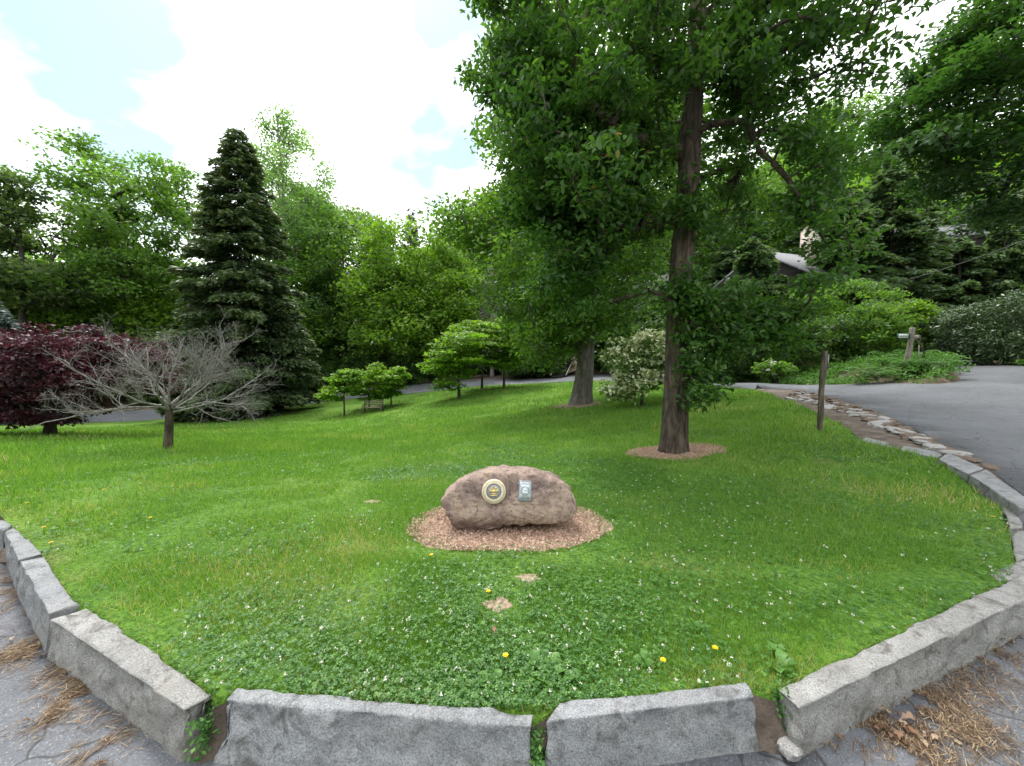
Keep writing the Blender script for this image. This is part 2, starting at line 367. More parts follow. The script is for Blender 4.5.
M['white'] = simple('white painted board', [(0.3, (.66, .67, .66)), (0.7, (.78, .78, .77))], 4, 0.7)
M['house_grey'] = simple('grey painted board', [(0.3, (.26, .275, .26)), (0.7, (.33, .345, .33))], 4, 0.8)
M['shutter'] = simple('grey green shutter', [(0.3, (.36, .42, .38)), (0.7, (.46, .51, .47))], 4, 0.7)
M['chimney'] = simple('pinkish stone chimney', [(0.3, (.34, .28, .26)), (0.5, (.5, .42, .38)), (0.7, (.62, .55, .50))], 5, 0.9, 10, 0.6, 0.03)
m, t, b, o = newmat('dark window glass'); M['glass'] = m
b.inputs['Base Color'].default_value = (.012, .014, .016, 1); b.inputs['Roughness'].default_value = 0.08
m, t, b, o = newmat('black cable'); M['cable'] = m
b.inputs['Base Color'].default_value = (.05, .05, .05, 1); b.inputs['Roughness'].default_value = 0.6

# ------------------------------------------------------------------ terrain
ZK = 0.20
inner = [(755, 390, 15.0), (690, 384, 19), (600, 381, 24), (540, 383, 27), (440, 390, 29), (350, 399, 29.5), (300, 405, 29),
         (180, 418, 26), (25, 424, 21), (-150, 424, 17.5), (-420, 430, 14)]
inner = [at(*q) for q in inner]
ctr = np.array((-4.0, 12.0))
def outward(p, d):
    v = p[:2] - ctr; v = v / np.linalg.norm(v); return np.array((*(p[:2] + v * d), p[2]))
outer = [outward(p, 3.6 if i < 2 else 4.6) + (np.array((0, 0, .22)) if i >= 2 else 0) for i, p in enumerate(inner)]
# kerb back edge (lawn side) and gutter lawn side
kb_left = [onz(-260, 470, .16), onz(0, 510, ZK), onz(13, 527, ZK), onz(41, 556, ZK), onz(77, 604, ZK)]
kb_front = [onz(88, 607, ZK), onz(215, 695, ZK), onz(235, 687, ZK), onz(534, 714, ZK), onz(560, 700, ZK), onz(745, 682, ZK),
            onz(775, 689, ZK), onz(1004, 582, ZK)]
right_kerb = [onz(1016, 566, .17), onz(1010, 535, .15), onz(1000, 508, .13), onz(938, 460, .18), onz(862, 442, .12)]
gut_lawn = [onz(858, 438, .11), onz(846, 427, .10), onz(826, 417, .09), onz(800, 406, .07), onz(776, 397, .04)]
lawn_ctl = [p - np.array((0, 0, .03)) for p in kb_left + kb_front] + right_kerb + gut_lawn + inner + [
    onz(508, 535, .12), onz(640, 560, .14), onz(300, 560, .13), onz(850, 520, .13), at(674, 453, 6.5), at(820, 430, 6.9), at(168, 448, 8.6), at(50, 435, 12),
    at(373, 412, 22), at(583, 404, 15), at(642, 405, 12.5), at(458, 390, 25), at(300, 440, 11.5), at(420, 425, 14), at(0, 470, 6.0), at(740, 410, 10)]
HL = TPS(lawn_ctl, 2e-6)
gut_road = [onz(757, 384, .05), onz(800, 389, .08), onz(850, 404, .16), onz(905, 424, .20), onz(950, 448, .2), onz(990, 468, .18), onz(1030, 500, .14)]
road_ctl = [(-14, -8, 0), (0, -8, 0), (14, -8, .05), (0, 1, 0), (-2, 1.5, 0), (1, 1.3, 0), (-4.5, 2.8, 0), (-9, 4, 0), (3, 2, .02), (3.6, 2.6, .05), (8, 2, .15), (14, 4, .3)]
road_ctl += [tuple(p) for p in gut_road + inner + outer] + [tuple(onz(870, 383, .35)), tuple(onz(965, 381, .5)), tuple(onz(1024, 368, .75)), (27, 25, .8), (10, 10, .3), (34, 31, 1.2), (19, 9, .6)]
HR = TPS(road_ctl, 2e-6)
wood_ctl = [tuple(p) for p in outer + inner] + [(12, 22, .7), (8, 31, .6), (20, 23, 1.7), (30, 32, 5), (18, 40, 4), (2, 44, -.8), (-15, 45, -3.4), (-30, 42, -4), (-48, 30, -4),
            (-42, 8, -2.5), (-30, -20, -1), (0, -25, 0), (30, -20, .5), (60, 40, 9), (40, 12, 2.2), (24, 8, .9), (14, 14.5, .62), (15, 16, .8), (19, 16, .8), (27, 25, .8), (34, 31, 1.2), (34, 22, 2.2), (20, 60, 8), (-20, 70, -4), (70, 80, 16),
            (-120, 120, -6), (0, 150, 2), (130, 120, 22), (-150, 0, -5), (150, 0, 8), (0, -150, 0), (-280, 280, -4), (280, 280, 25), (0, 320, 6), (-300, -200, -3), (300, -200, 5),
            (0, 0, 0), (0, 5, 0), (6, 5, .1), (-6, 6, -.3), (12, 8, .3)]
HW = TPS(wood_ctl, 2e-6)

lawn_poly = [p[:2] for p in kb_left] + [p[:2] for p in kb_front] + [p[:2] for p in right_kerb] + [p[:2] for p in gut_lawn] + [p[:2] for p in inner]
# nudge the kerb edge a little under the stones
def densify(poly, step):
    o = []
    for i in range(len(poly)):
        a = np.array(poly[i]); b_ = np.array(poly[(i + 1) % len(poly)]); n = max(1, int(np.linalg.norm(b_ - a) / step))
        for k in range(n): o.append(a + (b_ - a) * k / n)
    return o
def sheet(name, poly, hf, mat, bands, dz=0.0, step=0.5, skirt=0, rng=np.random.default_rng(3)):
    bd = densify(poly, step); pb = np.array(poly); lo, hi = pb.min(0), pb.max(0); pts = [np.array(bd)]
    for sp, r0, r1 in bands:
        a = max(lo[0], -r1), min(hi[0], r1), max(lo[1], -r1), min(hi[1], r1)
        gx, gy = np.meshgrid(np.arange(a[0], a[1], sp), np.arange(a[2], a[3], sp)); q = np.stack([gx.ravel(), gy.ravel()], 1)
        q = q + rng.uniform(-.3, .3, q.shape) * sp; r = np.linalg.norm(q, axis=1); q = q[(r >= r0) & (r < r1)]
        pts.append(q[inpoly(q, poly)])
    P = np.vstack(pts); nb = len(bd)
    v, e, f, *_ = delaunay_2d_cdt([Vector(p) for p in P], [], [list(range(nb))], 1, 1e-5)
    v = np.array([tuple(q) for q in v]); Z = hf(v) + dz
    f = np.array([tuple(q) for q in f]); V = np.column_stack([v, Z])
    if skirt:
        V = np.vstack([V, V[:nb] - (0, 0, skirt)]); i = np.arange(nb); j = (i + 1) % nb; k0 = len(v)
        f = np.vstack([np.column_stack([f, f[:, 2]]), np.stack([i, k0 + i, k0 + j, j], -1)])
    o = link(name, mesh_np(name, V, f, None, True), mat)
    tag(o, None, None, None, 'structure'); return o
def hl(v):
    P = np.column_stack([v[:, :2], np.zeros(len(v))]); return HL(v) + (fbm(P, 1.2, 3) - .5) * 0.05
def hr(v):
    P = np.column_stack([v[:, :2], np.zeros(len(v))]); return HR(v) + (fbm(P, 0.9, 3, 5) - .5) * 0.02
sheet('lawn', lawn_poly, hl, M['lawn'], [(.18, 0, 7), (.6, 7, 16), (1.4, 16, 90)], skirt=.3)
road_poly = [(-16, -10), (16, -10), (22, 6), (23, 12.5)] + [onz(1024, 367, .75)[:2], onz(990, 363, .8)[:2], (34, 30), (29, 31), onz(932, 359, .8)[:2], onz(966, 381, .5)[:2], onz(940, 385, .45)[:2], onz(870, 383, .35)[:2], onz(810, 382, .12)[:2]]
road_poly += [p[:2] for p in outer] + [p[:2] for p in inner[::-1]] + [p[:2] for p in gut_road] + [onz(1040, 540, .08)[:2], onz(1016, 590, .05)[:2] + np.array((.05, .05))]
kfr = [onz(1010, 590, ZK), onz(790, 690, ZK), onz(762, 690, ZK), onz(545, 718, ZK), onz(225, 705, ZK), onz(60, 620, ZK), onz(8, 528, ZK), onz(-260, 480, .16)]
road_poly += [p[:2] for p in kfr] + [(-16, 5)]
sheet('road', road_poly, hr, M['asphalt'], [(.3, 0, 6), (1.0, 6, 40)], skirt=.12)
gut_poly = [p[:2] for p in gut_lawn[::-1]] + [onz(862, 441, .12)[:2], onz(938, 457, .18)[:2], onz(990, 476, .18)[:2], onz(1030, 506, .14)[:2]] + [p[:2] + np.array((.4, -.05)) for p in gut_road[:0:-1]] + [gut_road[0][:2] + np.array((.5, .6)), inner[0][:2] + np.array((-.3, 1.2)), inner[0][:2]]
def hg(v):
    P = np.column_stack([v[:, :2], np.zeros(len(v))]); return np.minimum(HR(v), HL(v) + .02) - .02 + (fbm(P, 3, 3, 9) - .5) * 0.06
sheet('gutter', gut_poly, hg, M['silt'], [(.25, 0, 30)], step=.3)
# ground out to the horizon
rr = np.concatenate([np.linspace(0.5, 70, 120), np.geomspace(73, 600, 26)]); th = np.linspace(0, 2 * np.pi, 240, endpoint=False)
XY = np.stack([np.outer(rr, np.cos(th)).ravel(), np.outer(rr, np.sin(th)).ravel()], 1)
Zg = HW(XY) - .04; big = inpoly(XY, lawn_poly) | inpoly(XY, road_poly) | inpoly(XY, gut_poly)
Zg[big] = np.minimum(np.minimum(HL(XY[big]), HR(XY[big])), HW(XY[big]) + 5) - .14
P3 = np.column_stack([XY, np.zeros(len(XY))]); Zg[~big] += (fbm(P3[~big], .35, 3, 2) - .45) * .25 * np.clip((np.linalg.norm(XY[~big], axis=1) - 18) / 10, 0, 1)
nr, ns_ = len(rr), len(th); ii = np.arange(nr - 1)[:, None] * ns_; jj = np.arange(ns_)[None]; kk = (jj + 1) % ns_
Fg = np.stack([ii + jj, ii + ns_ + jj, ii + ns_ + kk, ii + kk], -1).reshape(-1, 4)
V0 = np.column_stack([XY, Zg]); V0 = np.vstack([V0, (0, 0, -.14)]); cF = np.stack([np.full(ns_, len(V0) - 1), np.arange(ns_), (np.arange(ns_) + 1) % ns_, (np.arange(ns_) + 1) % ns_], -1)
tag(link('ground', mesh_np('ground', V0, np.vstack([Fg, cF]), None, True), M['forest']), None, None, None, 'structure')
ks = [p[:2] for p in kb_left[1:]] + [p[:2] for p in kb_front] + [p[:2] for p in right_kerb[:3]]
kout = [q[:2] for q in (onz(1030, 590, .2), onz(797, 712, .2), onz(768, 705, .2), onz(545, 720, .2), onz(222, 712, .2), onz(190, 722, .2), onz(45, 625, .2), onz(5, 540, .2), onz(-40, 520, .2))]
kd = np.array(densify(ks, .04)[:-int(np.linalg.norm(ks[0] - ks[-1]) / .04) - 1])
def bedz(v):
    d = np.min(np.linalg.norm(v[:, None, :2] - kd[None], axis=2), axis=1); return np.maximum(-.08, .15 - 1.65 * d) + (fbm(np.column_stack([v[:, :2], 0 * d]), 12, 3, 6) - .5) * .03
sheet('kerb_bed', [np.array(q) for q in ks] + [np.array(q) for q in kout], bedz, M['silt'], [(.06, 0, 6)], step=.2)
def gz(x, y):
    q = np.array([[x, y]])
    if inpoly(q, lawn_poly)[0]: return float(HL(q)[0])
    if inpoly(q, road_poly)[0]: return float(HR(q)[0])
    return float(HW(q)[0]) - .04

# ------------------------------------------------------------------ plants: generators
def leaves(g, T, nl, cr, flat, L, W, up, rng, fold=False, droop=0.0, crn=0.5, jitter=0.25, bias=0.0, out_c=None):
    T = np.asarray(T); n = len(T)
    cnt = np.maximum(3, (nl * rng.uniform(.45, 1.55, n))).astype(int); idx = np.repeat(np.arange(n), cnt); N = len(idx)
    crs = cr * rng.uniform(.7, 1.35, n)[idx]
    off = rng.normal(0, 1, (N, 3)); off = off / np.maximum(1, np.linalg.norm(off, axis=1, keepdims=True) / 1.9)
    C = T[idx] + off * crs[:, None] * np.array((1, 1, flat)) * .62
    tilt = rng.normal(0, .35, (n, 3))[idx]
    nrm = norm(np.array((0, 0, up)) + tilt * up * .7 + rng.normal(0, .6, (N, 3)))
    rd = rng.normal(0, 1, (N, 3)) + off * .8; rd[:, 2] -= droop * 1.5
    a = norm(rd - nrm * np.sum(rd * nrm, 1, keepdims=True)); b_ = np.cross(nrm, a)
    Ls = L * rng.uniform(.65, 1.25, N)[:, None]; Ws = W * rng.uniform(.7, 1.2, N)[:, None]
    att = np.clip(crn * rng.uniform(0, 1, n)[idx] + (1 - crn) * rng.uniform(0, 1, N) + bias, 0, 1)
    if fold:
        d = nrm * Ws * .22; sag = np.array((0, 0, -1)) * Ls * droop * .18
        p0 = C - a * Ls * .5; p1 = C - a * Ls * .12 + b_ * Ws * .5 + d; p2 = C + a * Ls * .22 + b_ * Ws * .42 + d + sag * .3
        p3 = C + a * Ls * .5 + sag; p4 = C + a * Ls * .22 - b_ * Ws * .42 + d + sag * .3; p5 = C - a * Ls * .12 - b_ * Ws * .5 + d
        V = np.stack([p0, p1, p2, p3, p4, p5], 1).reshape(-1, 3); k = np.arange(N)[:, None] * 6
        Fq = np.vstack([k + np.array((0, 1, 2, 3)), k + np.array((0, 3, 4, 5))]); att = np.concatenate([att, att])
    else:
        V = np.stack([C - a * Ls * .5, C + b_ * Ws * .5 - a * Ls * .05, C + a * Ls * .5, C - b_ * Ws * .5 - a * Ls * .05], 1).reshape(-1, 3)
        Fq = np.arange(N)[:, None] * 4 + np.arange(4)
    g.add(V, Fq, att)

def sample_ell(E, n, rng, shell=0.45, hole=0.36, hs=0.8, seed=0.0):
    wts = np.array([np.prod(e[1]) ** .62 for e in E]); wts = wts / wts.sum(); o = []
    while sum(len(q) for q in o) < n:
        k = rng.choice(len(E), n, p=wts); C = np.array([e[0] for e in E])[k]; Rr = np.array([e[1] for e in E])[k]
        d = norm(rng.normal(0, 1, (n, 3))); r = (shell + (1 - shell) * rng.uniform(0, 1, n)) ** .6
        q = C + d * r[:, None] * Rr * (0.82 + .34 * vnoise(d * 1.7 + C, 1.5, seed))[:, None]
        o.append(q[vnoise(q, hs, seed + 3) > hole])
    return np.vstack(o)[:n]

def grow(trunk, trad, T, rtip, rng, arc=.12, zmin=None, step=.5, sides=5, kz=.9, expo=.5, wig=.06):
    """branches from a trunk polyline to every crown target; returns Geo"""
    trunk = np.asarray(trunk, float); trad = np.asarray(trad, float)
    s = np.linspace(0, 1, 48); u = np.linspace(0, 1, len(trunk))
    tp = np.stack([np.interp(s, u, trunk[:, i]) for i in range(3)], 1); tr = np.interp(s, u, trad)
    pos = list(tp); par = [-1] + list(range(47)); maxn = 48 + len(T) * 14
    A = np.empty((maxn, 3)); A[:48] = tp; n = 48
    ok = np.ones(maxn, bool)
    if zmin is not None: ok[:48] = tp[:, 2] >= zmin
    par = np.full(maxn, -1); par[1:48] = np.arange(47)
    dist = np.min(np.linalg.norm(T[:, None] - tp[None], axis=2), axis=1); paths = []
    for i in np.argsort(dist):
        t_ = T[i]; d = np.linalg.norm(A[:n] - t_, axis=1)
        c = d + kz * np.maximum(0, A[:n, 2] - t_[2] + .15 * d) + (~ok[:n]) * 1e3
        j = int(np.argmin(c)); dd = d[j]; m_ = int(min(12, max(2, math.ceil(dd / step))))
        q = np.linspace(0, 1, m_ + 1)[1:]; a = A[j]
        seg = a + (t_ - a) * q[:, None]; seg[:, 2] += np.sin(q * np.pi) * dd * arc
        seg[:-1] += rng.normal(0, wig, (m_ - 1, 3)) * dd ** .5
        ids = np.arange(n, n + m_); A[n:n + m_] = seg; par[n] = j; par[n + 1:n + m_] = ids[:-1]; n += m_
        paths.append(np.concatenate([[j], ids]))
    cnt = np.zeros(n)
    for p in paths: cnt[p[-1]] += 1
    for i in range(n - 1, 47, -1): cnt[par[i]] += cnt[i]
    rad = rtip * np.maximum(cnt, 1) ** expo; g = Geo()
    for p in paths:
        r = rad[p].copy()
        if p[0] < 48: r[0] = min(r[1] * 1.25, tr[p[0]])
        else: r[0] = min(r[0], r[1] * 1.3)
        r[-1] *= .5
        big_ = r.max()
        g.add(*tube(A[p], r, sides if big_ < .06 else sides + 3, False))
    return g, A[:n], rad

def trunk_geo(pts, rad, sides=22, flare=.5, ridge=.05, rng=None, seed=0, rings=46):
    pts = np.asarray(pts, float); u = np.linspace(0, 1, len(pts)); s = np.linspace(0, 1, rings) ** 1.3
    P = np.stack([np.interp(s, u, pts[:, i]) for i in range(3)], 1); r = np.interp(s, u, rad)
    h = P[:, 2] - P[0, 2]; r = r * (1 + flare * np.exp(-h / (.55 * rad[0] + .12)))
    V, Fq = tube(P, r, sides); c = np.repeat(P, sides, 0); d = V[:rings * sides] - c
    ang = np.tile(np.arange(sides) / sides * 2 * np.pi, rings); rs = np.repeat(r, sides); hh = np.repeat(h, sides)
    lob = np.cos(ang * 5 + seed) * .16 * np.exp(-hh / (.35 * rad[0] + .1)) * flare
    q = np.stack([np.cos(ang) * 2.6, np.sin(ang) * 2.6, hh * .9], 1); k = 1 + lob + (vnoise(q * 2.2, 1, seed) - .5) * 2 * ridge - np.abs(vnoise(q * np.array((3.6, 3.6, 2.2)), 1, seed + 7) - .5) * ridge * 2 + (vnoise(q * np.array((1, 1, .6)), 1, seed + 4) - .5) * .14
    V[:rings * sides] = c + d * k[:, None]; return V, Fq

def ell(px, py, Y, rx, rz, ry):
    k = Y / F * 1.02; return (at(px, py, Y), np.array((rx * k, ry, rz * k)))

def broadleaf(name, label, cat, base, tops, r0, E, n, nl, cr, L, W, leaf, bark, seed, flat=.6, up=1.0, rtip=.012, zmin=1.5, group=None,
              fold=False, droop=.2, shell=.45, hole=.36, hs=.8, arc=.1, filt=None, step=.6, expo=.5, sides=14, flare=.45, kz=.9, crn=.5, wig=.06, r1=.12, rings=46, ridge=.05):
    """base: trunk foot; tops: further trunk points upward; E: crown ellipsoids"""
    rng = np.random.default_rng(seed); base = np.asarray(base, float); tr = np.vstack([base - (0, 0, .25), base, *tops])
    rad = np.concatenate([[r0 * 1.0], np.linspace(r0, r0 * r1, len(tr) - 1)])
    root = thing(name, label, cat, base, group)
    T = sample_ell(E, n, rng, shell, hole, hs, seed)
    gzmin = base[2] + .15; T = T[T[:, 2] > gzmin]
    if filt is not None: T = T[filt(T)]
    g = Geo(); g.add(*trunk_geo(tr, rad, sides, flare, ridge, rng, seed, rings))
    gb, A, rd = grow(tr, rad, T, rtip, rng, arc, base[2] + zmin, step, 5, kz, expo, wig)
    to = geo_obj('trunk', g, M[bark], root, base, True); geo_obj('branches', gb, M[bark], root, base, True)
    gl = Geo(); leaves(gl, T, nl, cr, flat, L, W, up, rng, fold, droop, crn)
    geo_obj('crown', gl, M[leaf], root, base)
    return root

def conifer(name, label, cat, base, H, Rm, leaf, bark, seed, nq=22000, zmin=.03, L=.34, W=.10, droop=.35, rise=.12, dens=1.0, power=.85, group=None, r0=.22, lean=(0, 0), topx=None):
    rng = np.random.default_rng(seed); base = np.asarray(base, float); root = thing(name, label, cat, base, group)
    g = Geo(); lean = lean if topx is None else (topx - base[0], 0); top = base + np.array((lean[0], lean[1], H)); g.add(*trunk_geo([base - (0, 0, .2), base + (0, 0, .01), top], [r0, r0, .02], 10, .3, .04, rng, seed, 30))
    nb = int(H * 11 * dens); h = rng.uniform(zmin, .985, nb); az = rng.uniform(0, 2 * np.pi, nb)
    Lb = Rm * ((1 - h) ** power) * (.55 + .45 * np.minimum(1, h / .12)) * rng.uniform(.55, 1.22, nb) + .12
    hz = h * H; gb = Geo()
    for i in range(nb):
        s = np.linspace(0, 1, 5); d = np.array((math.cos(az[i]), math.sin(az[i]), 0))
        p = base + np.outer(s * Lb[i], d) + np.array((lean[0], lean[1], 0)) * h[i]; p[:, 2] += hz[i] + (rise * s - droop * s ** 2 + .12 * s ** 4) * Lb[i]
        if Lb[i] > .8: gb.add(*tube(p, np.linspace(.012 + .012 * Lb[i], .006, 5), 4, False))
    pb = Lb ** 1.6; pb /= pb.sum(); k = rng.choice(nb, nq, p=pb); s = rng.uniform(.12, 1, nq) ** .75; sd_ = rng.choice((-1, 1), nq)
    tl = (.42 * (1 - s) * Lb[k] + .16) * rng.uniform(0, 1, nq)
    d = np.stack([np.cos(az[k]), np.sin(az[k]), 0 * s], 1); sa = az[k] + sd_ * 1.0; ds = np.stack([np.cos(sa), np.sin(sa), 0 * s], 1)
    C = base + d * (s * Lb[k])[:, None] + ds * tl[:, None] + np.array((lean[0], lean[1], 0)) * h[k][:, None]
    C[:, 2] += hz[k] + (rise * s - droop * s ** 2 + .12 * s ** 4) * Lb[k] - tl * .45 + rng.normal(0, .09, nq)
    a = norm(ds + d * .5 + rng.normal(0, .35, (nq, 3)) - np.array((0, 0, .35))); nn = norm(np.array((0, 0, 1.)) + rng.normal(0, .75, (nq, 3))); b_ = norm(np.cross(nn, a))
    Ls = L * rng.uniform(.6, 1.3, nq)[:, None]; Ws = W * rng.uniform(.7, 1.3, nq)[:, None]
    V = np.stack([C - a * Ls * .5, C + b_ * Ws * .5, C + a * Ls * .5, C - b_ * Ws * .5], 1).reshape(-1, 3)
    gl = Geo(); gl.add(V, np.arange(nq)[:, None] * 4 + np.arange(4), np.clip(rng.uniform(0, .75, nq) + .35 * (s - .6), 0, 1))
    geo_obj('trunk', g, M[bark], root, base, True); geo_obj('branches', gb, M[bark], root, base, True); geo_obj('crown', gl, M[leaf], root, base)
    return root

def shrub(name, label, cat, base, E, n, nl, cr, L, W, leaf, seed, bark='bark_dark', group=None, flat=.7, up=.9, shell=.55, hole=.25, hs=1.2, droop=.1, fold=False, nst=6, crn=.5):
    rng = np.random.default_rng(seed); base = np.asarray(base, float); root = thing(name, label, cat, base, group)
    T = sample_ell(E, n, rng, shell, hole, hs, seed); T = T[T[:, 2] > base[2] + .05]
    g = Geo()
    sel = T[rng.choice(len(T), min(len(T), nst * 5), replace=False)]
    for t_ in sel:
        s = np.linspace(0, 1, 5)[:, None]; p = base + (t_ - base) * s; p[:, 2] += np.sin(s[:, 0] * np.pi) * .15 * (t_[2] - base[2])
        p[0] += rng.normal(0, .08, 3) * (1, 1, 0)
        g.add(*tube(p, np.linspace(.035, .008, 5), 5, False))
    gl = Geo(); leaves(gl, T, nl, cr, flat, L, W, up, rng, fold, droop, crn)
    geo_obj('stems', g, M[bark], root, base, True); geo_obj('crown', gl, M[leaf], root, base)
    return root

# ------------------------------------------------------------------ trees
# the big shade tree in the lawn
b0 = at(674, 452, 6.5); b0[2] = gz(b0[0], b0[1])
mt = [at(676, 390, 6.5), at(679, 300, 6.5), at(687, 200, 6.52), at(694, 90, 6.55), at(698, 0, 6.6), np.array((3.3, 6.6, 9.5)), np.array((3.35, 6.7, 12.5))]
Em = [ell(640, 30, 6.7, 165, 120, 2.7), ell(515, 35, 6.9, 42, 60, 1.2), ell(540, 115, 7.0, 42, 42, 1.2), ell(550, 195, 7.0, 50, 46, 1.2), ell(590, 280, 7.2, 46, 46, 1.2), ell(745, 385, 6.3, 30, 18, .5), ell(770, 30, 6.7, 90, 110, 2.4), ell(600, 160, 6.8, 105, 95, 2.0), ell(775, 170, 6.8, 62, 80, 1.8), ell(560, 235, 6.9, 55, 60, 1.2),
      ell(630, 255, 6.8, 64, 52, 1.4), ell(765, 275, 6.7, 70, 70, 1.5), ell(745, 325, 6.4, 66, 44, 1.1), ell(765, 300, 6.2, 50, 40, .8), ell(712, 378, 6.1, 34, 30, .45), ell(700, 320, 6.1, 22, 30, .3),
      (np.array((2.6, 6.8, 9.6)), np.array((3.5, 3.2, 2.2)))]
Em += [ell(682, 300, 6.15, 18, 14, .18), ell(690, 215, 6.1, 16, 16, .18), ell(704, 340, 6.1, 26, 20, .3), ell(697, 130, 6.1, 16, 14, .2), ell(698, 60, 6.1, 18, 20, .25)]
def main_f(T):
    # keep the bole open towards the lawn: few leaves straight in front of it
    k = T[:, 0] / T[:, 1]; kt = np.interp(T[:, 2], [p[2] for p in [b0] + mt], [p[0] / p[1] for p in [b0] + mt])
    near = (T[:, 1] < 6.9) & (T[:, 1] > 6.32) & (np.abs(k - kt) < .075) & ((hash3(T[:, 0], T[:, 1], T[:, 2]) > .2) & (vnoise(T, 1.3, 77) < .62))
    return ~near
broadleaf('shade_tree', 'big dark green shade tree with ridged brown trunk right of the boulder', 'tree', b0, mt, .215, Em, 1500, 62, .27, .112, .054, 'leaf_main', 'bark', 11,
          flat=.5, up=.85, rtip=.0085, zmin=1.4, fold=True, droop=.45, shell=.2, hole=.46, hs=1.05, arc=.05, filt=main_f, step=.35, expo=.47, sides=72, flare=.62, kz=.35, crn=.35, wig=.05, r1=.42, rings=190, ridge=.10)

# second large tree by the path
b1 = at(581, 404, 15); b1[2] = gz(b1[0], b1[1])
t1 = [at(585, 370, 15), at(588, 320, 15), at(590, 250, 15), at(592, 150, 15), at(594, 20, 15.2)]
E1 = [ell(570, 255, 15, 105, 75, 3.6), ell(600, 150, 15, 110, 90, 4.0), ell(556, 325, 14.6, 48, 42, 2.2), ell(604, 320, 15.5, 36, 30, 2.0), ell(475, 225, 15.5, 42, 22, 1.5), ell(590, 30, 15, 100, 90, 4)]
broadleaf('oak_tree', 'tall spreading tree with grey trunk and reddish mulch beside the path', 'tree', b1, t1, .40, E1, 760, 84, .62, .21, .11, 'leaf_oak', 'bark_grey', 12, flat=.6, up=.9, rtip=.012, zmin=2.2, droop=.4, shell=.35, hs=.6, sides=26, kz=.5)

def place(px, Y, py=None):
    a, _ = ray(px, py or 395); x = a * Y; return np.array((x, Y, gz(x, Y)))
def bl(name, label, px, Y, tops, E, n, nl, cr, L, leaf, bark, seed, r0=.25, cat='tree', **k):
    b = place(px, Y); broadleaf(name, label, cat, b, [at(*q) for q in tops], r0, E, int(n * 1.3), int(nl * 1.35), cr, L, L * k.pop('ar', .62), leaf, bark, seed, **k)

bl('tall_tree', 'tall open crowned green tree with visible trunk rising above the purple maple', 122, 33, [(122, 250, 33), (121, 185, 33)],
   [ell(90, 185, 33, 32, 42, 3.5), ell(135, 210, 33, 50, 50, 4.5), ell(115, 165, 33, 26, 26, 2.5), ell(172, 195, 34, 26, 34, 3), ell(120, 280, 33, 58, 48, 4.5), ell(180, 265, 34, 40, 60, 3.5), ell(85, 235, 33, 40, 40, 4)],
   330, 46, .95, .34, 'leaf_oak', 'bark_dark', 21, .3, flat=.5, zmin=4, hole=.45, hs=.42, rtip=.02, step=1)
bl('open_tree', 'dull olive green tree at the far left edge with sky between its layers', 22, 30, [(22, 260, 30), (18, 205, 30)],
   [ell(5, 205, 30, 40, 38, 4), ell(45, 215, 31, 32, 42, 3.5), ell(20, 270, 30, 62, 40, 5), ell(-40, 230, 30, 50, 60, 4), ell(60, 285, 31, 36, 30, 3)], 300, 42, .9, .32, 'leaf_left', 'bark_dark', 22, .28, flat=.4, zmin=3, hole=.47, hs=.45, rtip=.018, step=1)
bl('aspen_tree', 'slender pale grey green tree standing taller than the dark conifer', 282, 37, [(284, 250, 37), (283, 180, 37), (276, 112, 37)],
   [ell(275, 140, 37, 22, 34, 2.5), ell(305, 165, 37, 24, 36, 3), ell(285, 215, 37, 36, 50, 4), ell(315, 225, 37, 22, 30, 3), ell(290, 290, 37, 42, 40, 4)], 300, 40, .85, .28, 'leaf_aspen', 'bark_grey', 23, .26, flat=.8, zmin=4, hole=.45, hs=.45, rtip=.018, step=1, arc=.2)
bl('broad_tree', 'mid green broad tree between the aspen and the bright maple', 345, 39, [(345, 300, 39), (342, 240, 39)],
   [ell(345, 262, 39, 46, 42, 5), ell(318, 300, 38, 38, 40, 4), ell(362, 310, 38, 40, 40, 4), ell(340, 350, 37, 50, 26, 4)], 330, 46, 1.0, .34, 'leaf_oak', 'bark_dark', 24, .3, zmin=3, hole=.33, hs=.5, rtip=.02, step=1)
bl('bright_maple', 'bright yellow green rounded tree topping the middle of the far treeline', 410, 36, [(412, 300, 36), (410, 240, 36)],
   [ell(410, 256, 36, 48, 34, 5), ell(440, 285, 36, 36, 38, 4), ell(385, 295, 35, 36, 34, 4), ell(450, 325, 35, 30, 28, 3), ell(405, 335, 34, 50, 26, 4), ell(428, 312, 34.5, 48, 32, 3)], 420, 52, .95, .34, 'leaf_bright', 'bark_dark', 25, .3, zmin=3, hole=.33, hs=.5, rtip=.02, step=1)
bl('back_tree', 'round green tree between the grey dead spruce and the grey oak', 470, 44, [(468, 300, 44), (466, 245, 44)],
   [ell(462, 262, 44, 32, 40, 4), ell(500, 290, 46, 50, 45, 4), ell(545, 260, 46, 50, 50, 4)], 260, 46, 1.1, .38, 'leaf_oak', 'bark_dark', 26, .3, zmin=3, hole=.33, hs=.5, rtip=.02, step=1)
conifer('spruce_tree', 'tall dark green spruce with a pointed top left of the lawn', 'tree', place(243, 24), at(237, 124, 24)[2] - place(243, 24)[2], 4.6, 'needle', 'bark_dark', 31, 125000, .01, .40, .11, .5, .25, 2.7, .76, topx=at(237, 126, 24)[0])
conifer('blue_spruce', 'blue grey spruce at the left edge behind the purple maple', 'tree', place(-4, 21), 7.2, 3.1, 'needle_blue', 'bark_dark', 32, 26000, .02, .36, .13, .35, .1, 1.6)
conifer('far_spruce', 'bluish spire of a distant conifer above the bright treeline', 'tree', place(415, 60), at(415, 206, 60)[2] - place(415, 60)[2], 3.6, 'needle_blue', 'bark_dark', 33, 9000, .2, .8, .22, -.1, .3, .8, .7)
